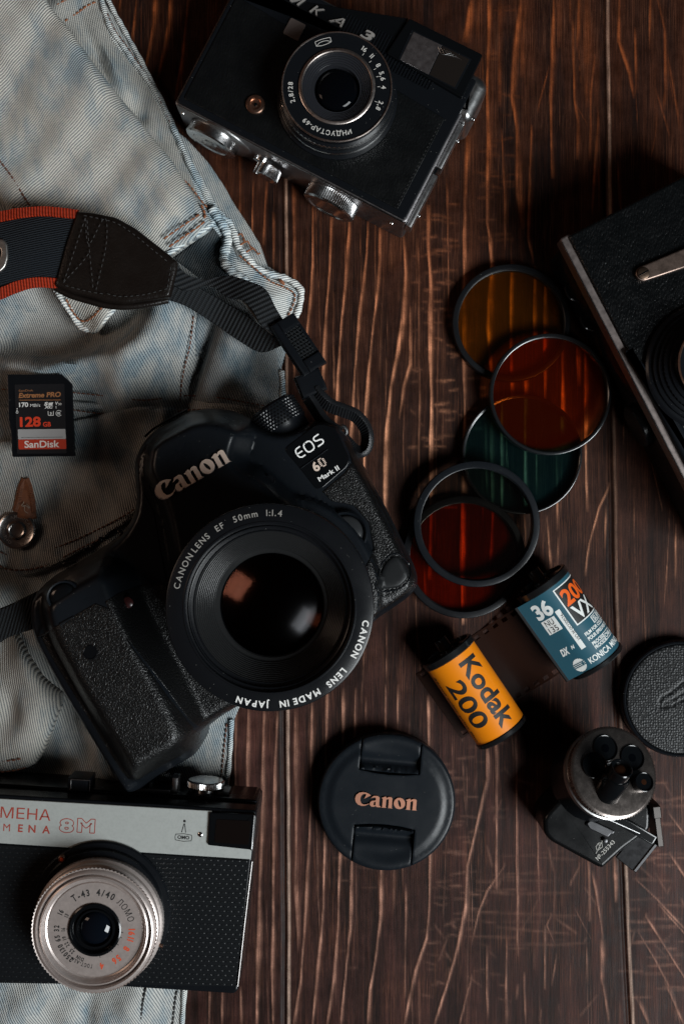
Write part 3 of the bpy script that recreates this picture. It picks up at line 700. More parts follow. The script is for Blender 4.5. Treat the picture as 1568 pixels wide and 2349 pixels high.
# lower front flap with the button
FL = [(-160,1020),(0,1010),(60,1000),(180,960),(300,940),(420,930),(430,1000),(380,1120),(330,1180),(264,1216),(205,1254),(146,1289),(103,1309),(59,1324),(35,1325),(18,1318),(0,1300),(-30,1290),(-160,1300)]
panel('front_flap', FL, 16, DL, 3.2, rr=2.0, edge_drop=2.4, skirt=-2.4, extra=lambda px, py: 3*np.exp(-((py-1290)/30)**2)*(px < 250))
SL = [(-160,1455),(-30,1462),(9,1458),(44,1500),(88,1560),(126,1600),(128,1625),(117,1661),(108,1690),(100,1705),(92,1730),(76,1757),(50,1770),(20,1776),(0,1778),(-160,1785)]
panel('sleeve_cuff', SL, 22, DS, 7.5, rr=4, edge_drop=5, skirt=-5, extra=lambda px, py: 3*np.exp(-((px-60-(py-1600)*.1)/40)**2)-2.5*np.exp(-((px-20)/22)**2-((py-1640)/50)**2))
# thick felled edges
rope('rolled_seam', [(226,-30),(241,30),(257,70),(284,108),(305,138),(328,168),(365,226),(397,292),(418,338),(444,398),(474,454),(500,498)], 1.25, DE, lift=1.5)
rope('rolled_seam', [(240,-20),(262,28),(282,64),(306,108),(332,156),(364,219),(399,291),(412,330),(440,380),(468,430),(490,470),(520,505),(545,540)], 1.15, DE, lift=1.0)
rope('rolled_hem', [(486,478),(500,500),(517,525),(522,552),(514,585),(517,606),(535,625),(556,640),(576,652)], 2.0, DW, lift=3.2, n=10)
rope('rolled_hem', [(505,500),(528,512),(545,560),(560,580),(585,610),(620,628),(660,640),(688,662),(689,690),(678,728)], 1.45, DW, lift=1.7, n=10)
rope('rolled_hem', [(645,850),(648,880),(647,915),(636,948)], 1.2, DE, lift=.8)
rope('rolled_hem', [(531,1650),(528,1720),(521,1790),(512,1845)], 1.1, DE, lift=.8)
rope('rolled_hem', [(424,2262),(418,2350),(414,2420)], 1.1, DE, lift=.8)
def stitch(name, pts, m='thread', zf=jz, lift=.6, ln=1.7, gap=.55, r=.24, n=12):
    r *= 1.2
    mb = MB(); path = cat([P(a, b, zf(a, b)+lift) for a, b in pts], n)
    path = [Vector((p.x, p.y, p.z)) for p in path]; seam(mb, path, ln, gap, r); mb.build(name, M_[m], jacket, smooth=60)
lift0 = lambda k: (lambda a, b: jz(a, b)+k)
stitch('stitching', [(388,566),(420,544),(455,520),(474,504)], zf=CZ, lift=.5, r=.38, ln=2.2)
stitch('stitching', [(376,548),(410,524),(440,504),(462,488)], zf=CZ, lift=.5, r=.34, ln=2.2)
stitch('stitching', [(462,470),(470,490),(468,508)], zf=CZ, lift=.6, r=.42)
stitch('stitching', [(152,686),(166,712),(182,733),(196,737),(212,728),(236,704),(256,682)], zf=CZ, lift=.5, r=.34, ln=2.0)
stitch('stitching', [(-20,350),(0,369),(31,410),(52,445),(72,476)], zf=CZ, lift=.4, r=.34, m='threaddk')
stitch('stitching', [(-20,410),(0,432),(26,467),(36,482)], zf=CZ, lift=.4, r=.34, m='threaddk')
stitch('stitching', [(150,48),(175,32),(200,14),(226,2)], lift=1.0, r=.36)
stitch('stitching', [(180,-20),(150,0),(128,14)], lift=1.0, r=.34)
stitch('stitching', [(246,30),(262,66),(290,104),(330,164),(360,214),(392,285)], zf=lift0(1.6), lift=.8, r=.2, m='threaddk')
stitch('stitching', [(400,400),(430,420),(450,445),(475,475),(510,500)], zf=lift0(1.9), lift=.9, r=.3)
for k in range(3): stitch('bar_tack', [(535+k*14,548+k*16),(553+k*14,536+k*17),(562+k*15,556+k*14),(574+k*12,548+k*15)], zf=lift0(1.5), lift=1.2+.2*k, ln=3.0, gap=.1, r=.34)
stitch('bar_tack', [(640,642),(648,648),(658,660)], zf=lift0(1.6), lift=1.0, ln=3, gap=.05, r=.6)
stitch('stitching', [(548,585),(580,612),(620,645),(658,662),(676,676),(672,700),(660,726)], zf=lift0(1.6), lift=.7, r=.3)
stitch('stitching', [(-20,890),(30,895),(80,898)], lift=.5)
stitch('stitching', [(165,900),(240,908),(330,918),(420,908),(500,912),(590,928),(630,934)], lift=.5, r=.28, m='threaddk')
stitch('stitching', [(165,940),(240,950),(330,958),(400,945),(470,940),(560,955)], lift=.5, r=.28, m='threaddk')
stitch('stitching', [(444,725),(436,790),(420,860),(412,930)], lift=.4, r=.28, m='threaddk')
stitch('stitching', [(455,560),(452,600)], lift=.4, r=.25, m='threaddk')
stitch('stitching', [(-10,1262),(40,1278),(92,1268),(150,1248),(205,1224),(290,1180),(350,1140)], zf=lambda a, b: jz(a, b)+3.2, lift=.6, r=.3, m='threaddk')
stitch('stitching', [(-10,1292),(20,1306),(70,1306),(120,1292),(170,1265),(240,1232)], zf=lambda a, b: jz(a, b)+4.8, lift=.6, r=.3, m='threaddk')
stitch('stitching', [(-20,1745),(0,1746),(40,1742),(75,1728),(93,1708)], zf=lambda a, b: jz(a, b)+7.4, lift=.5, r=.32, m='threaddk')
stitch('stitching', [(-20,1772),(0,1771),(40,1766),(70,1756)], zf=lambda a, b: jz(a, b)+5.2, lift=.9, r=.32, m='threaddk')
stitch('stitching', [(520,1660),(512,1740),(506,1800)], lift=.6, r=.25, m='threaddk')
stitch('stitching', [(338,2255),(328,2300),(318,2380)], lift=.4, r=.4, m='threadblk')
stitch('stitching', [(408,2262),(400,2310),(394,2380)], lift=.4, r=.4, m='threadblk')
# double felled back seam ridge below the pocket
rope('welt_seam', [(-40,922),(20,926),(120,925),(240,932),(330,940),(420,930),(500,930),(620,948)], 1.5, DA, lift=-.6, vary=.05)
rope('welt_seam', [(170,960),(240,972),(340,976),(420,962),(470,955)], 1.0, DA, lift=-.3, vary=.05)
rope('worn_hem', [(487,508),(482,516),(455,534),(420,558),(388,580),(350,610)], 1.2, DW, z=None, lift=9.6, vary=.06)
rope('worn_hem', [(262,704),(232,738),(212,751),(198,754),(181,744),(161,712),(144,688),(130,665)], 1.5, DW, lift=9.2, vary=.06)
# rust buttonhole
bh = MB()
for sd, pts in ((-1, [(57,1100),(48,1120),(42,1150),(36,1172)]), (1, [(60,1100),(68,1120),(74,1150),(76,1175)])):
    path = cat([P(a, b, jz(a, b)+4.2) for a, b in pts], 8)
    for i, p in enumerate(path):
        t = (path[min(i+1, len(path)-1)]-path[max(0, i-1)]).normalized(); s_ = Vector((-t.y, t.x, 0))
        bh.join(tube([p-s_*1.3+Vector((0,0,-.3)), p+Vector((random.uniform(-.1,.1), random.uniform(-.1,.1), .45)), p+s_*1.3+Vector((0,0,-.3))], .36, 6))
mth = mat('rust_buttonhole_thread', (.30, .10, .035), .7); q_ = N(mth); q_.col(q_.mix(q_.noise(q_.mm, 1.2, 3), (.05, .015, .006), (.22, .07, .022)))
bhl = field(P2([(54,1098),(63,1097),(72,1118),(71,1135),(77,1160),(80,1190),(32,1190),(41,1160),(44,1135),(51,1120)], 18), .8, lambda X, Y, D: np.array([jz(*map(float, topx(a, b, 18)))+3.6 for a, b in zip(X, Y)])+.6*dome(D/1), -1)
bh.join(bhl); bh.build('buttonhole', mth, jacket)
fz = MB()
for k in range(5):
    a = P(58+random.uniform(-4,4), 1150+k*3, jz(58,1160)+5); fz.join(tube(cat([a, a+Vector((random.uniform(-1,2), random.uniform(-2,0), .8)), a+Vector((random.uniform(-1,3), random.uniform(-3,-1), .2))], 4), .14, 5))
fz.build('frayed_thread', mat('frayed_cotton', (.28,.23,.18), .8), jacket)
# metal button
bc = P(38, 1216, jz(38, 1216)+5.0); bc.z = jz(38, 1216)+3.2; MBt = frame(bc, (1, 0, -.05), (0, 1, .04))
R = MM(44, 20)
bprof = [(0,1.9),(R*.30,1.9),(R*.34,2.0),(R*.40,2.25),(R*.46,1.9),(R*.52,1.55),(R*.80,1.75),(R*.90,2.1),(R*.97,1.9),(R,1.3),(R*.98,.7),(R*.85,.2),(0,.2)]
bt = lathe(bprof, 80, MBt).build('button', metal('tarnished_nickel', (.32,.30,.285), .24), jacket)
rt = MB(); rr_ = random.Random(3)
ringtext(rt, 'AMERICAN', 1.25, R*.64, 118, MBt, 1.86, bold=.03, gap=.9); ringtext(rt, 'Original', 1.25, R*.64, -112+0, MBt, 1.86, bold=.03, gap=.9)
rt.build('lettering', M_['steel'], bt)
# ------------------------------------------------------------------ big black reflex camera
dslr = thing('reflex_camera', 'large black digital reflex camera with 50mm lens lying on the edge of the denim jacket', 'camera', P(520, 1360, 5))
LZ = 105.0; LC = P(618, 1394, LZ); LX, LY = LC.x, LC.y
OUT = [(706,962),(735,960),(775,967),(797,990),(812,1022),(862,1112),(912,1212),(955,1300),(962,1325),(962,1345),(945,1372),(905,1400),(860,1430),(760,1490),(650,1560),(560,1618),(500,1655),(468,1680),(458,1700),(455,1722),(440,1745),(400,1768),(350,1795),(318,1822),(296,1828),(278,1815),(262,1790),(200,1690),(150,1610),(100,1520),(78,1478),(66,1440),(62,1405),(66,1372),(80,1350),(110,1322),(150,1300),(215,1262),(270,1225),(300,1180),(305,1140),(300,1085),(302,1050),(315,1020),(330,998),(350,980),(430,937),(470,930),(520,932),(560,948),(592,966),(640,985)]
def sm(z, zi, k=3.0):
    h = np.clip(.5+.5*(zi-z)/k, 0, 1); return z*(1-h)+zi*h+k*h*(1-h)*.5
PR = [ # outline px, top z, edge width
    ([(62,1405),(68,1370),(90,1342),(160,1298),(228,1262),(285,1300),(300,1345),(330,1420),(372,1500),(415,1572),(452,1650),(462,1690),(440,1745),(352,1795),(310,1825),(285,1822),(262,1792),(150,1610),(80,1480)], 68, 16),
    ([(318,1012),(345,984),(430,940),(480,934),(530,945),(585,980),(560,1052),(600,1062),(722,1168),(640,1260),(380,1330),(352,1172),(305,1085)], 66, 12),
]
PRm = [([tuple(q) for q in rnd(P2(p, z), 7, 4)], z, r) for p, z, r in PR]
OUTm = rnd(P2(OUT, 40), 4.5, 3); OUTt = [tuple(q) for q in ccw(OUTm)]
def zbody(X, Y, D=None):
    if D is None: D = pdist(X, Y, OUTt)
    z = 49-10*(1-dome(D/5.5))
    for p, zt, r in PRm:
        sd = sdist(X, Y, p); z = sm(z, 40+(zt-40)*sstep((sd+r*.35)/r))
    R = np.hypot(X-LX, Y-LY); z = sm(z, 44+11*sstep((43-R)/3.5))
    # trough between grip and lens, softly hollow
    return np.where(D < 5.5, np.minimum(z, 24+(z-24)*dome(D/5.5)), z)
field(OUTm, 1.1, zbody, 3.0, jitter=0.0, rings=(.25, .8, 1.7, 3.0, 4.6)).build('body', M_['body'], dslr, smooth=50)
def skin(name, pts, z, m, lift=.45, step=1.5, parent=None):
    o = P2(pts, z)
    def zf(X, Y, D): return zbody(X, Y)+lift*dome(D/.5)-.15
    return field(o, step, zf, -1.0, rings=(.2, .6)).build(name, m, parent or dslr, smooth=60)
skin('grip_cover', [(72,1467),(105,1452),(146,1428),(190,1402),(228,1380),(258,1392),(280,1425),(310,1480),(345,1530),(385,1590),(420,1640),(440,1672),(446,1700),(438,1727),(400,1750),(329,1788),(300,1805),(280,1806),(262,1785),(240,1750),(150,1603),(96,1513)], 62, M_['grip'])
skin('front_cover', [(262,1372),(290,1352),(330,1340),(380,1340),(430,1430),(500,1530),(600,1560),(545,1622),(500,1650),(466,1674),(440,1640),(395,1570),(345,1500),(300,1440)], 50, M_['grip'])
skin('side_cover', [(738,1128),(790,1085),(806,1060),(800,1035),(788,1010),(798,1008),(812,1030),(862,1128),(912,1226),(950,1305),(956,1328),(950,1350),(930,1366),(862,1408),(835,1420),(820,1330),(855,1260),(845,1200),(810,1160),(760,1150)], 47, M_['grip'])
def Zb(x, y): return float(zbody(np.array([x]), np.array([y]))[0])
def Zp(px, py, z=50):
    for _ in range(3): p = P(px, py, z); z = Zb(p.x, p.y)
    return z
def flatfn(px, py, ang, z, lift=.06):     # text plane at a photo position, turned counter-clockwise by ang
    o = P(px, py, z); a = math.radians(ang); u = Vector((math.cos(a), math.sin(a), 0)); v = Vector((-math.sin(a), math.cos(a), 0))
    return lambda q: o+u*q.x+v*q.y+Vector((0, 0, lift+q.z))
# raised maker's lettering on the prism
gold = mat('champagne_enamel', (.62, .50, .42), .4, metal=.15); sil = mat('bright_silver_edge', (.75,.74,.72), .25, metal=1)
z_ = Zp(440, 1088, 60)
logo(MM(186, z_), .45, flatfn(440.5, 1088.5, 30.5, z_, .45)).build('lettering', gold, dslr, smooth=0)
logo(MM(190, z_), .2, flatfn(440, 1090, 30.5, z_, .2)).build('lettering', sil, dslr, smooth=0)
# lens
lens_z0 = 50
ML = Matrix.Translation((LX, LY, 0))
pr = [(34.6,50),(35.2,51),(35.2,58),(35.9,58.6),(35.9,74),(36.6,75),(36.9,76)]
for k in range(9): pr += [(36.9,77+k*1.9),(36.9,77.9+k*1.9),(36.35,78.1+k*1.9),(36.35,78.7+k*1.9)]
pr += [(36.6,95),(36.75,96),(36.75,103.6),(36.5,104.3),(36.0,104.55),(30.6,104.9),(30.3,105.1),(29.9,105.1),(29.7,104.8),(29.6,103.2),(29.0,103.0),(28.9,103.3),(28.6,103.5),(28.3,103.3),(28.2,101.5),(27.3,101.2),(27.2,101.5),(26.9,101.5)]
barrel = lathe(pr+[(26.7,100.2),(26.5,98),(26.5,60),(0,60)], 180, ML).build('lens', M_['ringblk'], dslr, smooth=28)
rb = [(26.9,101.2)]; r_, z_ = 26.7, 100.8
for k in range(11): rb += [(r_, z_), (r_-.30, z_-.02), (r_-.40, z_-.62)]; r_ -= .56; z_ -= .72
rb += [(r_, z_), (r_-.25, z_-.3), (19.2, z_-.5), (18.7, z_-1.2), (18.7, z_-3)]
rz = z_-1.0
lathe(rb, 160, ML).build('baffle_ring', plastic('ribbed_baffle', (.030, .031, .032), .36, .5, .005, dust=False), barrel, smooth=20)
gl = [(0, rz+3.0)]; RR = 34.0
for k in range(1, 15):
    r = 19.0*k/14; gl.append((r, rz+3.0-(RR-math.sqrt(RR*RR-r*r))))
def coated(name, tint, f):
    m = glassfilter(name, tint); t = m.node_tree
    fr = [x for x in t.nodes if x.type == 'FRESNEL'][0]; mx_ = t.nodes['Mix Shader'] if 'Mix Shader' in t.nodes else None
    for x in t.nodes:
        if x.type == 'MIX_SHADER' and x.inputs[0].is_linked: t.links.remove(x.inputs[0].links[0]); x.inputs[0].default_value = .25
    for x in t.nodes:
        if x.type == 'BSDF_GLOSSY': x.inputs[0].default_value = (f, f, f*1.05, 1); x.inputs['Roughness'].default_value = .17
    return m
RG = mat('rear_amber_coated_glass', (.30,.085,.045), .13, metal=1.0); RG.node_tree.nodes['Principled BSDF'].inputs['Base Color'].default_value = (.017,.0052,.0030,1)
fe = lathe(gl[::-1]+[], 96, ML).build('front_element', coated('front_coating', (1,1,1), .014), barrel, smooth=80)
lathe([(18.5*k/14, rz+.6-(44-math.sqrt(1936-(18.5*k/14)**2))) for k in range(14, -1, -1)], 96, ML).build('inner_element', coated('inner_coating', (1,1,1), .022), barrel, smooth=80)
lathe([(18.4*k/14, rz-9+(33-math.sqrt(1089-(18.4*k/14)**2))) for k in range(14, -1, -1)], 96, ML).build('rear_element', RG, barrel, smooth=80)
lathe([(18.7, rz), (18.5, rz-9.5)], 96, ML).build('element_seat', M_['gloss'], barrel)
tx = MB()
for s_, a_ in (('CANON', 168.5), ('LENS', 143.5), ('EF', 124.5), ('50mm', 112.5), ('1:1.4', 92)):
    ringtext(tx, s_, 2.1, 32.3, a_, ML, 104.86, bold=.012, gap=1.25)
tx.build('lettering', mat('shaded_white_print', (.20,.19,.175), .5), barrel, smooth=0)  # same white print, darkened in colour for the ring's shaded side
tx = MB()
for s_, a_ in (('CANON', -7.5), ('LENS', -39.5), ('MADE', -59), ('IN', -78.5), ('JAPAN', -90)):
    ringtext(tx, s_, 2.15, 33.1, a_, ML, 104.86, bold=.03, gap=1.1)
tx.build('lettering', M_['white'], barrel, smooth=0)
# focus window teeth seen behind the front ring
tt = MB()
for i in range(46):
    a = math.radians(95+i*2.2); tt.join(box((37.1, 0, 70), .8, .8, 9, Matrix.Translation((LX, LY, 0)) @ Matrix.Rotation(a, 4, 'Z')))
tt.build('focus_grip', M_['rubber'], barrel)
# name plate
npz = Zp(715, 1050, 48)
plate = prism(rnd(P2([(650,1030),(728,972),(768,980),(802,1052),(796,1070),(738,1120),(724,1122),(690,1078)], npz), 2.5, 4), 40, npz+.3, .25).build('name_plate', M_['gloss'], dslr)
def strokes(mb, lines, w, fn):
    for L in lines:
        L = [Vector(p) for p in L]; n = len(L); A = []; B = []
        for i in range(n):
            a = (L[i]-L[i-1]).normalized() if i else (L[1]-L[0]).normalized(); b = (L[i+1]-L[i]).normalized() if i < n-1 else a
            t = (a+b).normalized(); nn = Vector((-t.y, t.x))*(w/2/max(.5, t.dot(a))); A.append(L[i]+nn); B.append(L[i]-nn)
        v = [fn(Vector((p.x, p.y, 0))) for p in A+B]; mb.add(v, [(i, i+1, n+i+1, n+i) for i in range(n-1)])
E = [[(7.5,10),(3,10),(1,9),(0,7),(0,3),(1,1),(3,0),(7.5,0)],[(0,5),(7,5)]]
O = [[(3,10),(7,10),(9,9),(10,7),(10,3),(9,1),(7,0),(3,0),(1,1),(0,3),(0,7),(1,9),(3,10),(4,10)]]
Sx = [[(8.5,10),(3,10),(1.2,9.2),(.6,7.7),(1.2,6.1),(3,5.3),(6.5,4.8),(8.2,3.9),(8.8,2.4),(8.2,.8),(6.5,0),(.3,0)]]
tm = MB(); k = MM(23, npz)/10; f0 = flatfn(687.5, 1052, 33.5, npz, .36)
for L, dx in ((E, 0), (O, 9.6), (Sx, 21.3)): strokes(tm, [[((x*.9+dx)*k, y*k) for x, y in q] for q in L], 1.35*k, f0)
tm.build('lettering', mat('bright_white_print', (.75,.75,.73), .45), plate, smooth=0)
tm = MB(); f1 = flatfn(723.5, 1083, 33.5, npz, .36); k2 = MM(20.5, npz)/10
text(tm, '6', 10*k2, f1, bold=.03, w=7.2*k2)
for i in range(6):
    y = i*1.85; xs_ = [(8.5, 11.2), (13.6, 16)] if 0 < i < 5 else [(8.5, 14.8)]
    for a, b in xs_:
        if i == 0: a, b = 10.5, 14.6
        if i == 5: a, b = 9.2, 13.4
        strokes(tm, [[(a*k2, (y+.5)*k2), (b*k2, (y+.5)*k2)]], 1.15*k2, f1)
tm.build('lettering', gold, plate, smooth=0)
tm = MB(); f2 = flatfn(733, 1105, 32, npz, .36); text(tm, 'Mark II', MM(10.5, npz), f2, w=MM(54, npz), bold=.02)
tm.build('lettering', M_['white'], plate, smooth=0)
sg = MB(); a_, b_ = P(690, 1074, npz), P(752, 1030, npz); sg.join(tube([a_+Vector((0,0,.5)), b_+Vector((0,0,.5))], .22, 6)); sg.build('plate_joint', M_['body'], plate)
# mode dial, knurled with small pyramids
dc = P(648, 972, 36); up = Vector((-.545, .838, 0)); sd_ = Vector((.838, .545, 0))
Md = frame(dc-up*2, sd_, za=up)
dial = lathe([(8.9,-4),(9.6,-3.5),(9.6,0),(10.0,.6),(10.0,10),(9.2,11),(0,11.2)], 80, Md).build('mode_dial', M_['satin'], dslr)
kn = MB()
for i in range(44):
    for j in range(7):
        a = 2*PI*(i+.5*(j % 2))/44; c_ = Vector((math.cos(a), math.sin(a), 0)); t_ = Vector((-c_.y, c_.x, 0)); z0 = 1.4+j*1.3; h_ = .7
        b = [c_*9.95+t_*.66+Vector((0,0,z0)), c_*9.95+Vector((0,0,z0+h_)), c_*9.95-t_*.66+Vector((0,0,z0)), c_*9.95+Vector((0,0,z0-h_))]
        kn.add(b+[c_*10.4+Vector((0,0,z0))], [(0,1,4),(1,2,4),(2,3,4),(3,0,4)])
kn.xf(Md); kn.build('knurling', plastic('knurl_plastic', (.012,.013,.014), .3, .4, .005, False), dial, smooth=0)
# shutter button and its well
zs = Zp(143, 1364, 64); sc_ = P(143, 1364, zs); a33 = math.radians(33)
Ms = frame(sc_-Vector((0,0,1.2)), (math.cos(a33), math.sin(a33), 0), (-math.sin(a33), math.cos(a33), 0)) @ Matrix.Diagonal((1.25, 1, 1, 1))
lathe([(4.0,.5),(4.4,1.8),(4.9,2.0),(5.2,1.5),(5.3,0)], 48, Ms).build('button_collar', M_['body'], dslr)
lathe([(4.1,0),(4.0,1.5),(3.5,2.2),(2,2.5),(0,2.5)], 48, Ms).build('shutter_button', M_['gloss'], dslr, smooth=60)
# rib along the grip top, sensor window, self-timer lamp, screw
zz = [(85,1463),(110,1450),(140,1432),(170,1414)]
tube([P(a, b, Zp(a, b, 60)+.1) for a, b in zz], [.25,.55,.6,.3], 8).build('grip_ridge', M_['satin'], dslr)
zr = Zp(208, 1496, 64); c_ = P(208, 1496, zr); lathe([(MM(16.5,zr),-.6),(MM(16.5,zr),.55),(MM(15.5,zr),.6),(MM(15,zr),.35),(0,.3)], 48, T(*c_)).build('sensor_window', M_['gloss'], dslr)
zr = Zp(293, 1382, 52); c_ = P(293, 1382, zr); lathe([(MM(13,zr),-.6),(MM(13,zr),.5),(MM(11,zr),.75),(0,.9)], 48, T(*c_)).build('timer_lamp', mat('dark_red_lamp', (.03,.008,.008), .25), dslr)
zr = Zp(620, 1101, 60); c_ = P(620, 1101, zr); sw = lathe([(2.0,-.5),(2.0,.25),(1.75,.3),(1.7,.05),(0,.05)], 40, T(*c_))
sw.join(box((c_.x, c_.y, c_.z+.05), 1.6, .35, .12)); sw.join(box((c_.x, c_.y, c_.z+.05), .35, 1.6, .12)); sw.build('screw', M_['satin'], dslr)
zr = Zp(266, 1254, 62); c_ = P(538*.2195+38.2+0, 1254, zr)
# focus-mode buttons on the top edge (small raised studs that catch light)
for a, b in ((231,1236),(244,1232),(276,1220),(212,1255),(280,1225)):
    z0 = max(Zp(a, b, 40), 26); cyl(.95, -.8, .9, 20, T(*P(a, b, z0))).build('top_button', M_['gloss'], dslr)
hl = MB(); z0 = Zp(160, 1290, 50); hl.join(box((0,0,0), 5.5, 1.2, .6, frame(P(160,1291,z0+.2), (math.cos(.25), math.sin(.25), 0), (-math.sin(.25), math.cos(.25), 0)))); hl.build('display_window', M_['gloss'], dslr)
# lens release button beside the mount, depth preview key
zr = 50; c_ = P(792, 1222, zr); lathe([(8.9,-1),(9.0,1.6),(8.2,2.6),(7.4,1.8),(7.2,.9)], 64, T(*c_)).build('release_collar', M_['body'], dslr)
lathe([(7.0,-.5),(6.9,2.0),(6.0,2.8),(0,2.6)], 64, T(c_.x, c_.y, c_.z)).build('release_button', plastic('semi_gloss_button', (.05,.053,.056), .36, .4, .01, False), dslr, smooth=60)
kp = rnd(P2([(905,1270),(938,1300),(936,1325),(915,1347),(872,1352),(863,1342),(880,1292)], 49), 3.5, 5)
field(kp, 1.2, lambda X, Y, D: zbody(X, Y)+.35+.75*dome(D/1.6), -2, rings=(.4, .9)).build('terminal_cover', M_['rubber'], dslr, smooth=60)
tube([Vector((p.x, p.y, Zb(p.x, p.y)+.3)) for p in cat([Vector((a.x, a.y, 0)) for a in offset(ccw(kp), -.9)], 2, True)], .32, 6, closed=True).build('cover_groove', M_['satin'], dslr)
# hot shoe edge line and prism seam
tube([P(a, b, Zp(a, b, 55)+.15) for a, b in ((312,1148),(330,1130),(352,1172))], .12, 5).build('prism_seam', M_['satin'], dslr)
tube([P(a, b, Zp(a, b, 62)+.1) for a, b in ((352,1172),(360,1215),(368,1262),(382,1330))], .2, 5).build('prism_edge', M_['satin'], dslr)
tube([P(a, b, 30) for a, b in ((332,1002),(350,985),(395,958),(430,940))], .5, 6).build('eyepiece_rim', M_['gloss'], dslr)
lug = MB(); lc = P(779, 996, 34); lug.join(tube(cat([lc+Vector((-3,-1,-2)), lc+Vector((-2,2,0)), lc+Vector((1.6,3.2,1)), lc+Vector((2.6,.5,0)), lc+Vector((0,-3,-2))], 6), .8, 8)); lug.build('strap_lug', M_['chrome'], dslr)

# ------------------------------------------------------------------ neck strap
strap = thing('camera_strap', 'black neck strap with red edge stripes and brown-black leather end across the denim jacket', 'strap', P(300, 600, 15))
webm = webbing('black_webbing', (.005,.006,.007), 1.3, 20, .5, .5)
def sband(name, top, bot, m, th=1.6, n=14, rib=0):
    a = cat([P(*p) for p in top], n); b = cat([P(*p) for p in bot], n); return band(a, b, th, rib).build(name, m, strap, smooth=40)
Z0 = 35
sband('webbing', [(-60,514,Z0),(0,507,Z0),(90,497,Z0+1.5),(182,500,Z0)], [(-60,680,Z0),(0,662,Z0),(60,644,Z0+1),(150,637,Z0)], webbing('blue_black_webbing', (.004,.0055,.008), .9, 78, .5, .35, (.009,.013,.018)), 1.8)
rd = webbing('red_webbing', (.20,.014,.003), 1.2, -3, .6, .35, (.34,.026,.005))
sband('edge_stripe', [(-60,498,Z0),(0,487,Z0),(45,479,Z0+1),(95,475,Z0+1.5),(140,478,Z0+1),(182,484,Z0)], [(-60,518,Z0+.6),(0,510,Z0+.6),(45,501,Z0+1.6),(95,496,Z0+2),(140,499,Z0+1.6),(182,504,Z0+.6)], rd, 2.2, 10)
sband('edge_stripe', [(-60,672,Z0+.6),(0,660,Z0+.6),(40,644,Z0+1),(85,635,Z0+1.2),(130,637,Z0+.6)], [(-60,705,Z0),(0,688,Z0),(40,672,Z0),(85,660,Z0),(150,663,Z0-1)], rd, 2.2, 10)
LE = [(176,483),(210,486),(266,498),(312,524),(360,562),(408,600),(406,622),(390,682),(340,690),(285,697),(245,693),(204,681),(165,672),(124,656),(130,636),(150,560)]
le_m = rnd(P2(LE, 37), 1.2, 3)
le = field(le_m, 2.2, lambda X, Y, D: 36.4+1.5*dome(D/1.4)+.5*np.sin(X/14)-.4*np.clip(((X+60)/30), 0, 2)**2, -2.4, rings=(.4, 1.0)).build('leather_end', M_['strapleather'], strap, smooth=60)
lo = [(128,660,34),(165,678,34),(205,690,34),(245,700,34),(290,703,34),(340,697,34),(386,688,33)]
tube(cat([P(*p) for p in lo], 8), 1.5, 10).build('leather_edge', M_['strapleather'], strap, smooth=80)
def lst(pts, m='threadblk', r=.18):
    mb = MB(); path = cat([P(a, b, 38.4) for a, b in pts], 10); seam(mb, path, 1.3, 1.1, r); mb.build('stitching', M_[m], le)
lst([(192,494),(262,510),(305,536),(352,574),(392,606)]); lst([(392,612),(384,660)]); lst([(384,662),(330,676),(275,680),(240,672)])
lst([(196,500),(176,560),(156,620),(146,648)]); lst([(200,505),(206,580),(212,640),(214,668)]); lst([(196,500),(204,560),(240,500),(244,560),(220,668)]); lst([(146,648),(190,600),(205,580)]); lst([(150,655),(200,668),(236,674)])
# emblem fragment at the picture's left edge
em = rnd(P2([(-40,552),(8,548),(18,560),(20,590),(14,612),(0,626),(-12,622),(-10,600),(2,592),(4,575),(-4,566),(-40,570)], 37), 1.2, 4)
prism(em, 35.5, 37.8, .6, 3).build('emblem', metal('sparkling_silver_rubber', (.40,.38,.36), .4), strap)
sband('webbing_loop', [(400,600,36),(430,630,34),(470,640,32),(523,633,32),(570,645,34),(609,664,35),(632,706,34),(652,738,32)], [(386,650,36),(430,668,33),(480,655,31),(520,682,33),(556,690,35),(580,715,35),(596,744,34),(624,766,32)], webbing('black_webbing_diagonal', (.005,.006,.007), 1.9, 65, .5, .4), 1.5, 12)
sband('webbing_loop', [(392,640,34),(440,652,30),(500,684,24),(560,720,24),(610,756,25),(648,775,26)], [(386,688,33),(430,704,29),(490,742,23),(545,780,23),(598,808,24),(650,792,25)], webbing('black_webbing_cross', (.005,.006,.007), 1.7, 28, .5, .4), 1.5, 12)
sband('webbing_liner', [(556,688,30),(575,712,30),(600,745,30),(624,766,30)], [(560,690,27),(590,728,27),(612,755,27),(630,770,27)], mat('grey_liner', (.05,.047,.045), .5), .8, 10)
bd = (P(716, 858, 32)-P(636, 738, 32)); bd.z = 0; bd.normalize(); bn = Vector((-bd.y, bd.x, 0))
bk = MB(); Mb = frame((P(682, 793, 34)), bd, bn+Vector((0,0,-.25)))
bk.join(box((0,-3.6,-.5), 25, 3.6, 4.5, Mb, 1.0)); bk.join(box((-9.8,1.8,.3), 5.4, 8.5, 4.2, Mb, 1.0)); bk.join(box((9.6,1.8,.3), 5.8, 8.5, 4.2, Mb, 1.0)); bk.join(box((0,5.6,-.6), 25, 1.6, 3, Mb, .5))
bk.build('buckle', M_['satin'], strap)
wbk = box((0, 1.2, -.4), 16, 8, 2.6, Mb, .9); rbm = MB()
for i in range(9): rbm.join(box((-5.6+i*1.4, 1.2, 1.0), .8, 7.6, .7, Mb, .3))
wbk.join(rbm); wbk.build('webbing_window', webbing('black_webbing_short', (.006,.007,.008), 1.3, -56, .5, .5), strap)
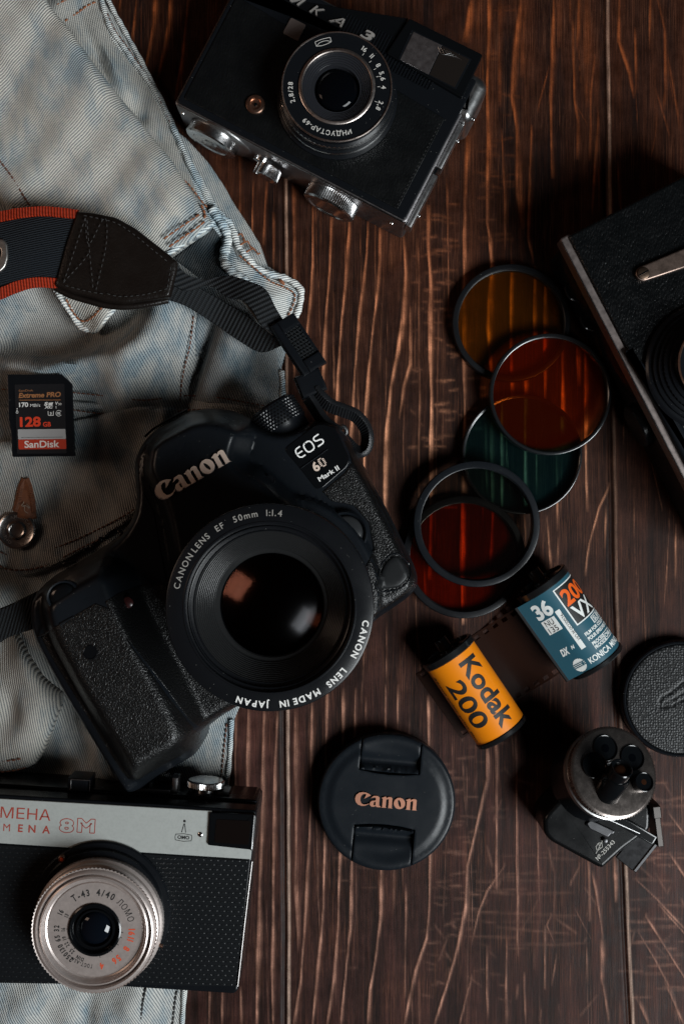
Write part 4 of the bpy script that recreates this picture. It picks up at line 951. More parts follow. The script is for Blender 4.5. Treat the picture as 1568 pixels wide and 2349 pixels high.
Mk = frame(P(712, 881, 33), bd, bn+Vector((0,0,-.2))); Mk2 = frame(P(712, 881, 33), Vector((.38,-.92,0)), Vector((.92,.38,-.15)))
box((0,0,0), 9.5, 11, 6, Mk2, 1.0).build('strap_keeper', M_['satin'], strap)
def tail(top, w_, zz_, lean, n=10):
    c = cat([P(a, b, z) for a, b, z in top], n); A = []; B = []
    for i, p in enumerate(c):
        t = c[min(i+1, len(c)-1)]-c[max(0, i-1)]; s_ = Vector((-t.y, t.x, 0)).normalized()
        A.append(p+s_*w_*.5*lean+Vector((0,0,zz_*.5))); B.append(p-s_*w_*.5*lean-Vector((0,0,zz_*.5)))
    return A, B
tw = plastic('ribbed_black_cord', (.014,.015,.017), .45, .35, .12)
A, B = tail([(720,893,33),(737,913,33),(757,930,32),(785,941,30),(812,952,27),(832,972,24),(842,998,20),(840,1024,18),(828,1036,18),(812,1030,22),(796,1014,28),(779,996,34)], 3.6, 6, 1.0, 9)
band(A, B, 2.2, .30).build('webbing_tail', tw, strap, smooth=30)
A, B = tail([(706,912,31),(718,930,31),(730,950,32),(746,970,33),(764,984,34),(778,995,34)], 3.4, 5, 1.0, 10)
band(A, B, 2.2, .30).build('webbing_tail', tw, strap, smooth=30)
sband('webbing_left', [(-70,1408,34),(-20,1402,34),(20,1388,34),(66,1366,36),(90,1355,36)], [(-70,1500,30),(-20,1486,30),(20,1462,30),(60,1448,32),(84,1440,32)], webm, 1.8, 10)
# ------------------------------------------------------------------ camera at the top: half-frame camera with big black front
ZC = 28.5
tcam = thing('film_camera', 'black film camera with chrome knobs and white lens ring lettering, at the top', 'camera', P(690, 230, 0))
ang = math.radians(-27.3); cu = Vector((math.cos(ang), math.sin(ang), 0)); cv = Vector((-math.sin(ang), math.cos(ang), 0))
BL = P(398, 236, ZC); BR = P(930, 512, ZC); cW = (BR-BL).length
cu = (BR-BL).normalized(); cv = Vector((-cu.y, cu.x, 0))
def loc(px, py, z): d = P(px, py, z)-BL; return d.dot(cu), d.dot(cv)
Mc = frame((BL.x, BL.y, 0), cu, cv)
# body: chrome tray, black front skin
hgt = 68
prism(rnd([(0,0),(cW,0),(cW,hgt),(0,hgt)], 2.2, 5), 0.2, ZC-1.2, .8, 2, Mc, .8).build('body', M_['grey_alu'], tcam)
prism(rnd([(.9,1.1),(cW-1.0,1.1),(cW-1.0,hgt-1),(.9,hgt-1)], 1.6, 5), ZC-1.4, ZC-.1, .6, 2, Mc).build('front_frame', M_['satin'], tcam)
prism(rnd([(3.0,3.6),(cW-5.6,3.6),(cW-5.6,46.5),(3.0,52)], 1.2, 4), ZC-.3, ZC+.35, .3, 2, Mc).build('front_cover', M_['oldleather'], tcam)
tube([Mc @ Vector((x, .35, ZC-1.3)) for x in (1.5, cW*.5, cW-1.5)], .35, 6).build('edge_trim', M_['chrome'], tcam)
sm_ = MB(); seam(sm_, [Mc @ Vector((cW-6.6, 5, ZC+.32)), Mc @ Vector((cW-6.6, 45, ZC+.32))], .9, .9, .12); sm_.build('stitching', M_['threadblk'], tcam)
# top housing: black ribbed grille, finder block
x0, y0 = loc(938, 41, ZC+2); x1, y1 = loc(1107, 125, ZC+2); x2, y2 = loc(1060, 225, ZC+2)
def lp(pts, z): return [loc(a, b, z) for a, b in pts]
prism(rnd(lp([(938,41),(1107,125),(1060,225),(885,122)], ZC+2), 1.0, 3), ZC-6, ZC+2, .5, 2, Mc).build('finder_block', M_['gloss'], tcam)
wq = lp([(943,67),(1081,135),(1045,205),(912,135)], ZC+2.1)
prism(rnd(wq, .5, 2), ZC+1.8, ZC+2.15, .12, 1, Mc).build('finder_frame', M_['satin'], tcam)
pane = prism(lp([(948,73),(1013,104),(982,171),(917,137)], ZC+2.2), ZC+2.0, ZC+2.3, .08, 1, Mc)
pane.build('light_cell', metal('frosted_cell', (.30,.27,.27), .38), tcam)
pg = prism(lp([(1014,105),(1076,136),(1042,200),(984,171)], ZC+2.2), ZC+1.9, ZC+2.26, .08, 1, Mc).build('finder_window', mat('finder_glass', (.010,.008,.007), .06), tcam)
sp = MB(); r5 = random.Random(9)
for i in range(5):
    a = 106+i*2; sp.join(tube(cat([Mc @ Vector((*loc(1004+i*6, 108+i*2, ZC+2.4), ZC+2.35)), Mc @ Vector((*loc(1014+i*8, 125+i, ZC+2.4), ZC+2.35)), Mc @ Vector((*loc(1034+i*6, 122+i*4, ZC+2.4), ZC+2.35))], 4), .07, 4))
sp.build('window_lines', M_['steel'], pg)  # thin curved pale lines across the finder glass
# nameplate strip and lettering
prism(lp([(480,-30),(936,42),(884,122),(640,-2)], ZC+.6), ZC-2, ZC+.6, .3, 2, Mc).build('name_strip', M_['gloss'], tcam)
gr = MB()
for i in range(34):
    X = 48+i*1.35; gr.join(box((X, 60.2, ZC+.75), .45, 13, .3, Mc, .1))
gr.build('grille', M_['satin'], tcam)
tm = MB()
fL = lambda px, py, z, rot=0: (lambda q: Mc @ Vector((loc(px, py, z)[0]+q.x*math.cos(rot)-q.y*math.sin(rot), loc(px, py, z)[1]+q.x*math.sin(rot)+q.y*math.cos(rot), z+q.z)))
text(tm, 'К', 3.4, fL(722, 34, ZC+1), w=5.4, anchor='c', shear=.35, ext=.12); text(tm, 'А', 3.4, fL(768, 56, ZC+1), w=6.0, anchor='c', shear=.35, ext=.12)
text(tm, 'Й', 3.4, fL(678, 10, ZC+1), w=5.6, anchor='c', shear=.35, ext=.12); text(tm, '3', 3.6, fL(838, 90, ZC+1), w=5.6, anchor='c', shear=.2, ext=.12, bold=.02)
text(tm, 'ЧА', 4.6, fL(620, -24, ZC+1), w=11, anchor='c', shear=.35, ext=.12)
tm.build('lettering', metal('pale_cast_letters', (.34,.32,.30), .42, met=.5), tcam, smooth=0)
prism(rnd(lp([(667,40),(702,57),(684,95),(648,76)], ZC+.5), .8, 3), ZC, ZC+.7, .2, 2, Mc).build('meter_window', mat('brown_meter_glass', (.075,.06,.055), .22, coat=.4), tcam)
c_ = Vector((*loc(586, 241, ZC), 0))
lathe([(4.0,ZC-.5),(4.0,ZC+1.2),(3.6,ZC+1.6),(2.5,ZC+1.7),(2.3,ZC+1.2),(2.2,ZC+.4),(0,ZC+.4)], 48, Mc @ T(c_.x, c_.y, 0)).build('sync_socket', M_['copper'], tcam)
cyl(.8, ZC+.3, ZC+1.2, 20, Mc @ T(c_.x, c_.y, 0)).build('socket_pin', M_['gloss'], tcam)
# lens
zl = 44.0; lc = P(772.5, 199, zl); Rl = MM(127.5, zl)
MLc = Matrix.Translation((lc.x, lc.y, 0))
lens2 = lathe([(Rl+2.5,ZC-1),(Rl+2.5,ZC+1.5),(Rl+1.2,ZC+2),(Rl+1.2,ZC+5),(Rl+.2,ZC+5.4),(Rl+.2,ZC+7),(Rl+.6,ZC+7.3),(Rl+.6,ZC+11.5),(Rl-.3,ZC+12),(Rl-.3,zl-1.5),(Rl-.2,zl-.4),(Rl-.5,zl-.05),(MM(88, 44)-1.0,zl-.05),(MM(88, 44)-1.0,zl-8)], 140, MLc, lambda i, k: (.22 if i % 2 else 0) if k in (6, 7) else 0).build('lens', M_['satin'], tcam, smooth=30)
lathe([(Rl+.75,ZC+8.2),(Rl+.9,ZC+8.6),(Rl+.9,ZC+10.6),(Rl+.6,ZC+11.4)], 120, MLc).build('barrel_ring', M_['chrome'], lens2)
lathe([(Rl+1.3,ZC+3),(Rl+1.5,ZC+3.4),(Rl+1.5,ZC+4.4),(Rl+1.2,ZC+4.9)], 120, MLc).build('barrel_ring', M_['chrome'], lens2)
lathe([(Rl-.75,zl-.1),(Rl-.7,zl+.3),(Rl-.35,zl+.35),(Rl-.1,zl+.1),(Rl-.05,zl-.5)], 140, MLc).build('rim', metal('light_ring_metal', (.75,.64,.58), .26), lens2)
ri = MM(88, zl)
lathe([(ri,zl-.1),(ri-.05,zl+.55),(ri-.5,zl+.8),(ri-1.2,zl+.8),(ri-1.5,zl+.5),(ri-1.6,zl-2.5)], 120, MLc).build('retaining_ring', metal('brownish_steel', (.60,.52,.48), .30), lens2, smooth=40)
gp = [(ri-1.6,zl+.1)]
for k in range(5): gp += [(ri-1.9-k*.75, zl-.2-k*.5), (ri-2.25-k*.75, zl-.15-k*.5), (ri-2.35-k*.75, zl-.6-k*.5)]
gp += [(ri-6.2,zl-2.6),(ri-6.3,zl-3.5),(ri-6.6,zl-5)]
lathe(gp, 96, MLc).build('inner_barrel', mat('stepped_black_barrel', (.014,.015,.018), .22), lens2, smooth=25)
g0 = zl-1.6; lathe([(8.4*math.sin(t), g0-2.2+2.6*math.cos(t)) for t in np.linspace(PI*.5, 0, 12)], 64, MLc).build('front_element', M_['optic'], lens2, smooth=80)
tx = MB(); a0_ = lambda px, py: math.degrees(math.atan2(199-py, px-772.5))
rt_ = MM(101.5, zl)
for s_, a_ in (('2,8/28', 200), ('16', 57), ('11', 43), ('8', 29.5), ('5,6', 19), ('4', 1.5), ('2,8', -18), ('ИНДУСТАР-69', -72)):
    ringtext(tx, s_, 1.85, rt_, a_, MLc, zl, bold=.01, gap=1.0 if s_[0] != 'И' else .85)
for a_ in (51, 37, 25, 14, 0, -21):
    c, s_ = math.cos(math.radians(a_)), math.sin(math.radians(a_)); M0 = MLc @ Matrix.Rotation(math.radians(a_), 4, 'Z')
    tx.add([M0 @ Vector(q) for q in ((rt_-1.6,-.09,zl),(rt_-.5,-.09,zl),(rt_-.5,.09,zl),(rt_-1.6,.09,zl))], [(0,1,2,3)])
M0 = MLc @ Matrix.Rotation(math.radians(107), 4, 'Z')   # small lens symbol
strokes(tx, [[(-.9,-3.2),(.9,-3.2)],[(.9,-3.2),(1.1,-1.5),(1.2,0),(1.1,1.5),(.9,3.2)],[(.9,3.2),(-.9,3.2)],[(-.9,3.2),(.1,1.5),(.25,0),(.1,-1.5),(-.9,-3.2)],[(-.9,-3.2),(-1.3,-1),(-1.3,1),(-.9,3.2)]], .2, lambda q: M0 @ Vector((rt_+1.1+q.x, q.y, zl)))
tx.build('lettering', mat('engraved_white', (.50,.49,.46), .5), lens2, smooth=0)
# knobs on the side that faces the middle of the table
dn = -cv
def side(px, py, z): u, v = loc(px, py, z); return Mc @ Vector((u, 0, z))
zk = 18
def knob(name, px, py, r, prof, m, knurl=0, z=zk):
    z = z*.84
    u, v = loc(px, py, z); o = Mc @ Vector((u, .3, z)); M0 = frame(o, cu, za=dn)
    return lathe([(a*r, b) for a, b in prof], 150 if knurl else 64, M0, (lambda i, k: knurl*(i % 2) if k in knk else 0)).build(name, m, tcam, smooth=30)
knk = ()
knob('wind_plate', 500, 335, 14.2, [(1,0),(1,.8),(.96,1.1),(0,1.1)], M_['steel'], z=17)
knk = ()
knob('wind_knob', 485, 325, 11.8, [(1,1),(1,4.8),(.95,5.4),(.70,5.6),(.66,5.2),(.3,5.2),(.26,5.6),(0,5.6)], M_['chrome'], z=17)
knk = (1, 2)
knob('rewind_knob', 762, 458, 11.6, [(.96,0),(1,.6),(1,5.6),(.95,6.3),(.8,6.5),(.77,6.0),(.2,6.0),(0,6.0)], M_['chrome'], .35, z=15)
knk = (1, 2)
knob('counter_knob', 618, 398, 4.6, [(1,2),(1,2.4),(1,6.6),(.9,7),(0,7)], M_['chrome'], .2, z=16)
u_, v_ = loc(596, 372, 16); M0 = frame(Mc @ Vector((u_, .3, 14)), cu, za=dn)
lv = cyl(3.2, 0, 2.2, 32, M0); lv.join(tube([M0 @ Vector((0,0,1)), M0 @ Vector((0,0,7.5))], [1.4,1.3], 14)); lv.join(tube([M0 @ Vector((-3.5,1.0,1.2)), M0 @ Vector((4.5,-1.0,1.2))], [1.5,2.0], 12)); lv.build('rewind_lever', M_['chrome'], tcam)
u_, v_ = loc(906, 520, 22); cyl(.9, 0, .8, 16, frame(Mc @ Vector((cW-6, .1, 18)), cu, za=dn)).build('screw', M_['chrome'], tcam)
cyl(.9, 0, .8, 16, frame(Mc @ Vector((3.4, .1, 21)), cu, za=dn)).build('screw', M_['chrome'], tcam)
# hinged back edge on the right side
for n_, ya, yb in (('back_catch', 28.5, 50), ('back_hinge', 0.5, 25.5)):
    box((cW+1.3, (ya+yb)/2, 19), 2.6, yb-ya, 9, Mc, .7).build(n_, M_['steel'], tcam)
box((cW+.4, 27, 18), 1.5, 4, 8, Mc, .4).build('hinge_gap', M_['gloss'], tcam)
for y in (8, 44): cyl(1.0, 0, 1.0, 16, frame(Mc @ Vector((cW+2.5, y, 18)), cv, za=cu)).build('screw', M_['chrome'], tcam)
prism(rnd([(cW-8,50.0),(cW+2.5,50.0),(cW+4.4,52),(cW+4.4,67),(cW+1,70),(cW-8,70)], 2.5, 6), 3, ZC-.5, 4.2, 6, Mc).build('end_cap', M_['steel'], tcam, smooth=60)
cyl(1.0, 0, 1.2, 16, frame(Mc @ Vector((cW+4.0, 54, 22)), cv, za=cu)).build('screw', M_['chrome'], tcam)
kt = frame(Mc @ Vector((66, hgt, 20)), cu, za=cv); lathe([(8.5,0),(8.7,.5),(8.7,5),(8,5.6),(0,5.6)], 80, kt, lambda i, k: .3*(i % 2) if k in (1, 2) else 0).build('speed_dial', M_['chrome'], tcam, smooth=30)
for u_ in (92, 104): cyl(1.6, 0, 1.8, 20, frame(Mc @ Vector((u_, hgt-.2, 22)), cu, za=cv)).build('screw', M_['chrome'], tcam)
prism([(0,hgt),(cW-9,hgt),(cW-9,hgt+.01),(0,hgt+.01)], 1, ZC-3, 0, 1, Mc) if False else None
# ------------------------------------------------------------------ silver-fronted camera, lower left
ZS = 46.0
smc = thing('viewfinder_camera', 'plastic viewfinder camera with silver name strip and silver ringed lens, lower left', 'camera', P(250, 2050, 12))
sa = math.radians(-3.6); su = Vector((math.cos(sa), math.sin(sa), 0)); sv = Vector((-su.y, su.x, 0))
TR = P(587, 1866, ZS); Msm = frame((TR.x, TR.y, 0), su, sv)      # local: x to the right (0 = right edge), y up (0 = front top edge)
def ls(px, py, z): d = P(px, py, z)-TR; return d.dot(su), d.dot(sv)
def lsp(pts, z): return [ls(a, b, z) for a, b in pts]
xb, yb = ls(545, 2282, ZS)
bodyo = [(-150, 1.0),(0, 1.0),(0.2,-3),(xb*.98, yb+1.5),(xb-1.5, yb),(-150, yb)]
prism(rnd(bodyo, 1.2, 4), 9, ZS-.4, 1.0, 3, Msm, 1.5).build('body', M_['satin'], smc)
prism(rnd([(-150, .9),(-.5,.9),(-.6, 1.6),(-2,2.2),(-150, 2.6)], .5, 3), 12, ZS-12, 1.0, 3, Msm).build('top_plate', M_['satin'], smc)
prism(lsp([(-200,1818.5),(0,1832),(300,1849),(486,1860),(486,1864),(584,1868.5),(575,1971),(0,1934),(-200,1921)], ZS), ZS-1, ZS+.25, .15, 1, Msm).build('name_strip', metal('brushed_silver_strip', (.36,.38,.365), .45, (.05, 3, 1), .012, .04, .35), smc)
skinp = lsp([(-200,1926),(0,1938),(572,1974),(540,2263),(0,2255),(-200,2252)], ZS)
prism(rnd(skinp, .8, 3), ZS-1, ZS+.05, .2, 1, Msm).build('front_cover', M_['smenaskin'], smc)
tube([Msm @ Vector((*ls(a, b, ZS), ZS+.05)) for a, b in ((578,1976),(562,2110),(545,2262))], .3, 8).build('side_trim', metal('dull_side_trim', (.22,.21,.205), .4), smc)
prism(rnd(lsp([(480,1864),(585,1868),(578,1950),(476,1939)], ZS+1.2), .6, 3), ZS-2, ZS+1.3, .4, 2, Msm).build('finder_frame', M_['gloss'], smc)
prism(rnd(lsp([(496,1879),(576,1883),(570,1938),(491,1933)], ZS+1.4), 1.0, 4), ZS+1.1, ZS+1.45, .1, 1, Msm).build('finder_window', mat('brown_black_glass', (.004,.0028,.0025), .12), smc)
tube([Msm @ Vector((*ls(a, b, ZS+.6), ZS+.6)) for a, b in ((586,1872),(582,1920),(578,1952))], .3, 6).build('finder_trim', M_['chrome'], smc)
# top edge fittings
def edgebox(px0, px1, y0, y1, z0, z1, name, m, bev=.5):
    a, _ = ls(px0, 1820, (z0+z1)/2); b, _ = ls(px1, 1820, (z0+z1)/2)
    return box(((a+b)/2, (y0+y1)/2, (z0+z1)/2), b-a, y1-y0, z1-z0, Msm, bev).build(name, m, smc)
edgebox(162, 210, 1.5, 7.0, 22, 36, 'flash_shoe', M_['satin'], .9)
tube([Msm @ Vector((ls(x, 1800, 35)[0], y, 36.2)) for x, y in ((164,2),(164,6.6),(208,6.6),(208,2))], .28, 6).build('shoe_rail', M_['chrome'], smc)
edgebox(310, 395, 2, 4, 22, 33, 'cover_ridge', M_['darkmetal'])
edgebox(395, 410, 2, 8.5, 22, 30, 'release_button', M_['steel'], .9)
edgebox(345, 352, 2, 6.5, 22, 32, 'release_stop', M_['gloss'], .3)
u_, _ = ls(470, 1820, 26); Mk_ = frame(Msm @ Vector((u_, 2.4, 25)), su, za=sv)
lathe([(5.6,0),(5.6,2)], 20, Mk_)
lathe([(5.0,-1),(5.0,1.6),(7.3,1.8),(7.6,2.2),(7.6,4.4),(7.2,4.9),(5.5,5.1),(0,5.1)], 110, Mk_, lambda i, k: .25*(i % 2) if k in (3, 4) else 0).build('rewind_knob', M_['chrome'], smc, smooth=30)
edgebox(500, 528, 1.8, 3.8, 20, 30, 'frame_counter', M_['darkmetal'])
# print on the strip
def fs(px, py, z, rot=0):
    x, y = ls(px, py, z); c, s = math.cos(rot), math.sin(rot); return lambda q: Msm @ Vector((x+q.x*c-q.y*s, y+q.x*s+q.y*c, z+q.z))
tm = MB(); zt = ZS+.30
text(tm, 'СМЕНА', MM(24, zt), fs(116, 1883, zt), w=MM(146, zt), anchor='r', bold=0)
x_ = 114
for ch, px in (('A', 106), ('N', 73.5), ('E', 47), ('M', 15.5), ('S', -14)): text(tm, ch, MM(16.5, zt), fs(px, 1911.5-(106-px)*.055, zt), anchor='c', bold=0 if ch == 'M' else .025)
def outl(ch, px, w_):
    v, f = glyphs(ch, .05)
    bm = bmesh.new(); bv = [bm.verts.new(p) for p in v]
    for q in f:
        try: bm.faces.new([bv[i] for i in q])
        except ValueError: pass
    ed = [e for e in bm.edges if len(e.link_faces) == 1]; x0 = min(p.x for p in v); x1 = max(p.x for p in v); y1 = max(p.y for p in v); y0 = min(p.y for p in v)
    kx = MM(w_, zt)/(x1-x0); ky = MM(32, zt)/(y1-y0); fn = fs(px, 1909, zt)
    for e in ed:
        a, b = e.verts[0].co, e.verts[1].co; strokes(tm, [[((a.x-x0)*kx, (a.y-y0)*ky), ((b.x-x0)*kx, (b.y-y0)*ky)]], .34, fn)
    bm.free()
outl('8', 136, 33); outl('M', 177, 40)
tm.build('lettering', M_['redprint'], smc, smooth=0)
tm = MB(); x, y = ls(421, 1921, zt); fl_ = fs(421, 1921, zt)
strokes(tm, [[(-3.2,-1.2),(-3.4,0),(-3.2,1.1),(0,1.5),(3.2,1.1),(3.4,0),(3.2,-1.2),(0,-1.6),(-3.2,-1.2)]], .24, fl_)
text(tm, 'OMO', 1.3, lambda q: fl_(q+Vector((0,-.65,0))), w=4.8, anchor='c', bold=.04)
strokes(tm, [[(-.9,2.0),(-.1,5.6)],[(.75,2.0),(.15,5.6)]], .32, fl_)
tm.add([fl_(Vector((.0+.55*math.cos(t), 6.6+.55*math.sin(t), 0))) for t in np.linspace(0, 2*PI, 13)[:-1]], [tuple(range(12))])
tm.build('lettering', M_['blackprint'], smc, smooth=0)
c_ = Vector((*ls(460, 1914, ZS), 0)); lathe([(1.0,ZS),(1.0,ZS+.5),(.6,ZS+.75),(0,ZS+.8)], 24, Msm @ T(c_.x, c_.y, 0)).build('screw', M_['chrome'], smc)
# lens: black mount plate, stepped silver rings
zb = P(231, 2090, ZS+1.5); Mb_ = Matrix.Translation((zb.x, zb.y, 0))
Rb = MM(160, ZS+1.5)
smount = lathe([(Rb,ZS-1),(Rb,ZS+1.2),(Rb-.6,ZS+1.9),(Rb-2.5,ZS+2.2),(Rb-3.0,ZS+4.5),(0,ZS+4.5)], 120, Mb_).build('lens_mount', M_['satin'], smc)
zt3 = 61.5; lc = P(215, 2137, zt3); Rf = MM(143, zt3); lb = P(224, 2112, ZS+6)
Ml = Matrix.Translation((lc.x, lc.y, 0))
def sil_prof(pts, name, m, n=160, mod=None, sm=35, par=None): return lathe(pts, n, Ml, mod).build(name, m, par or smc, smooth=sm)
R2 = Rf
sil = metal('worn_silver_lens_metal', (.45,.39,.365), .36, wear=.05, met=.65)
lens3 = sil_prof([(R2+1.2,ZS+3),(R2+1.3,ZS+4),(R2+1.3,ZS+7.5),(R2+.9,ZS+8),(R2+.4,ZS+8.4),(R2+.3,ZS+10.5),(R2-.2,ZS+11),(R2-1,ZS+11.2),(R2-1.2,ZS+14),(R2-.5,ZS+14.4),(R2-.1,ZS+14.6),(R2-.1,zt3-1.6),(R2-.5,zt3-.8),(R2-1.2,zt3-.1),(R2-1.7,zt3+.15),(R2-2.0,zt3-.4),(R2-2.3,zt3-1.7),(R2-2.8,zt3-1.7),(R2-3.1,zt3-.5),(R2-3.7,zt3-.1),(R2-4.2,zt3-.6),(R2-4.9,zt3-2.2),(R2-5.6,zt3-2.6),(R2-6.0,zt3-2.1),(10.0,zt3-2.1),(10.0,zt3-6)], 'lens', sil, 200, lambda i, k: (.45 if i % 2 else 0) if k in (10, 11) else ((.16 if i % 2 else 0) if k in (1, 2) else 0))
sil_prof([(R2-1.2,ZS+11.3),(R2-1.05,ZS+13.8),(R2-1.5,ZS+14)], 'lens_groove', M_['gloss'], 96, par=lens3)
gz = zt3-2.1
inner = sil_prof([(10.4,gz-.2),(10.4,gz+.5),(9.9,gz+.8),(9.4,gz+.8),(8.9,gz+.2),(8.7,gz-1.0),(8.0,gz-1.0),(7.6,gz-.3),(6.9,gz-.3),(6.6,gz-2),(0,gz-2)], 'inner_barrel', M_['gloss'], 96, lambda i, k: (.25 if i % 2 else 0) if k in (4,) else 0, 30, lens3)
lathe([(6.9*math.sin(t), gz-3.1+3.6*math.cos(t)) for t in np.linspace(PI*.5, 0, 14)], 64, Ml).build('front_element', M_['opticclear'], lens3, smooth=80)
gt = gz+.05; tb_ = MB(); tr_ = MB()
km = MM(1, zt3)/3.9057     # measured on an enlargement of the dial
def dial_t(mb, s_, h_, r_, a_, bold=.03, w_=.8, gap=.9): ringtext(mb, s_, h_, r_, a_, Ml, gt, bold=bold, w=w_, gap=gap)
for s_, a_ in (('Т-43', 127), ('4/40', 87.5), ('ЛОМО', 51)): dial_t(tb_, s_, 2.45, 13.4, a_, 0 if 'М' in s_ else .03)
for s_, a_ in (('16', 156.5), ('32', 183), ('65', 198.5), ('130', 216), ('250', 234)): dial_t(tb_, s_, 1.9, 14.0, a_, .035, .75)
for s_, a_ in (('13', 156.5), ('16', 183), ('19', 199), ('22', 213), ('25', 228)): dial_t(tb_, s_, 1.5, 11.6, a_, .03, .7)
dial_t(tb_, 'DIN', 1.4, 12.0, 250, .03, .75); dial_t(tb_, 'ГОСТ-ASA', 1.4, 13.7, 266, .02, .66)
for s_, a_ in (('16', 1.2), ('11', -12), ('8', -28), ('56', -47), ('4', -75.5)): dial_t(tr_, s_, 2.3, 13.4, a_, .04, .85)
for a_ in (156, 179, 198, 209, 223, -6, -17, -33, -52, -79):
    M0 = Ml @ Matrix.Rotation(math.radians(a_), 4, 'Z'); tb_.add([M0 @ Vector(q) for q in ((10.3,-.13,gt),(11.2,-.13,gt),(11.2,.13,gt),(10.3,.13,gt))], [(0,1,2,3)])
tb_.build('lettering', M_['blackprint'], lens3, smooth=0); tr_.build('lettering', mat('red_engraving', (.42,.05,.015), .5), lens3, smooth=0)
c_ = P(142, 1971, ZS+4); lathe([(1.5,0),(1.5,4.5),(1.1,4.9),(.9,4.3),(0,4.3)], 24, T(c_.x, c_.y, ZS-.5)).build('cable_socket', M_['copper'], smc); cyl(.8, ZS+3.7, ZS+4.6, 16, T(c_.x, c_.y, 0)).build('socket_core', M_['redpl'], smc)
a_, b_ = P(352, 2161, ZS+7), P(374, 2171, ZS+7); tube([a_, b_], [.7,.75], 12).build('setting_lever', M_['copper'], smc)

# ------------------------------------------------------------------ camera cut by the right edge
ZR = 40.0
rcam = thing('leatherette_camera', 'black leatherette film camera with a metal self-timer lever, cut off by the right edge', 'camera', P(1560, 800, 0))
O0 = P(1284, 546, ZR); ru = (P(1568, 1097, ZR)-O0).normalized(); rv = Vector((-ru.y, ru.x, 0))    # along the metal edge; rv points to the right side
if rv.x < 0: rv = -rv
Mr = frame((O0.x, O0.y, 0), ru, rv)
def lr(px, py, z): d = P(px, py, z)-O0; return d.dot(ru), d.dot(rv)
def lrp(pts, z): return [lr(a, b, z) for a, b in pts]
Lr = 146
prism(rnd([(1.5,1.2),(Lr,1.2),(Lr,78),(1.5,78)], 3, 5), .3, ZR-3, .8, 2, Mr, 1).build('body', M_['satin'], rcam)
wst = MM(17.5, ZR)
prism(rnd([(0,0),(Lr,0),(Lr,wst+1.5),(0,wst+1.5)], 1.2, 4), ZR-9, ZR-1.0, .5, 2, Mr).build('base_plate', metal('satin_brown_steel', (.30,.255,.24), .40), rcam)
tube([Mr @ Vector((x, .15, ZR-1.0)) for x in (1.5, 40, 80, Lr)], .25, 6).build('plate_edge', M_['chrome'], rcam)
prism(rnd([(.6,wst),(Lr,wst),(Lr,76),(.6,76)], 1.5, 4), ZR-4, ZR+.2, 1.0, 3, Mr).build('front_cover', M_['grainleather'], rcam)
hump = rnd([(52,wst-.2),(64,wst+4.4),(110,wst+6.8),(Lr,wst+7),(Lr,wst-.5)], 1.5, 4)
prism(hump, ZR-4, ZR+2.0, 1.8, 4, Mr).build('mount_housing', M_['body'], rcam, smooth=60)
ll = lrp([(1474,627)], ZR+1.5)[0]; q1 = P(1474, 627, ZR+2); q2 = P(1600, 580, ZR+2); dv = (q2-q1).normalized(); nv = Vector((-dv.y, dv.x, 0))
pts = [q1+dv*(-3.1*math.cos(t))+nv*(3.1*math.sin(t)) for t in np.linspace(-PI/2, PI/2, 12)]
pts = [(p.x, p.y) for p in pts]+[((q1+dv*22+nv*3.9).x, (q1+dv*22+nv*3.9).y), ((q1+dv*22-nv*3.9).x, (q1+dv*22-nv*3.9).y)]
prism(pts, ZR+.3, ZR+2.2, .5, 3).build('timer_lever', metal('brown_satin_lever', (.20,.145,.12), .38), rcam)
sc2 = MB(); sc2.join(cyl(2.5, ZR+2.1, ZR+2.75, 40, T(q1.x, q1.y, 0))); scr = sc2.build('screw', metal('bronze_screw', (.16,.11,.08), .35), rcam)
box((0,0,0), 4.4, .55, .2, frame(Vector((q1.x, q1.y, ZR+2.78)), (math.cos(.5), math.sin(.5), 0), (-math.sin(.5), math.cos(.5), 0))).build('screw_slot', M_['gloss'], scr)
lr_c = P(1650, 832, ZR+14); Mrl = Matrix.Translation((lr_c.x, lr_c.y, 0)); Ra = MM(149, ZR+4); Rc = MM(96, ZR+14)
prf = [(Ra,ZR-2),(Ra,ZR+2),(Ra-.8,ZR+2.8)]
for k in range(5): prf += [(Ra-1.6-k*1.7,ZR+3.2+k*1.8),(Ra-2.5-k*1.7,ZR+3.3+k*1.8),(Ra-2.6-k*1.7,ZR+4.6+k*1.8)]
prf += [(Rc+.3,ZR+13.6),(0,ZR+13.6)]
rl = lathe(prf, 140, Mrl, lambda i, k: .3*(i % 2) if k in (10, 11) else 0).build('lens', M_['satin'], rcam, smooth=28)
lathe([(Rc+.1,ZR+13.4),(Rc+.1,ZR+14.1),(Rc-.5,ZR+14.3),(Rc-.9,ZR+13.9)], 140, Mrl).build('rim', M_['copper'], rl)
lathe([(12*math.sin(t), ZR+11+4*math.cos(t)) for t in np.linspace(PI*.5, 0, 12)], 64, Mrl).build('front_element', M_['optic'], rl, smooth=80)
for x in (20, 34): tube(cat([Mr @ Vector(q) for q in ((x-4,-.2,20),(x-2,-2.6,21),(x+2,-2.8,21),(x+5,-.2,20))], 6), .55, 8).build('strap_lug', M_['gloss'], rcam)
kr = frame(Mr @ Vector((84, 1.4, 17)), ru, za=-rv); lathe([(9.5,0),(9.8,.5),(9.6,3.2),(9,3.8),(0,3.8)], 70, kr).build('rewind_key', M_['satin'], rcam)

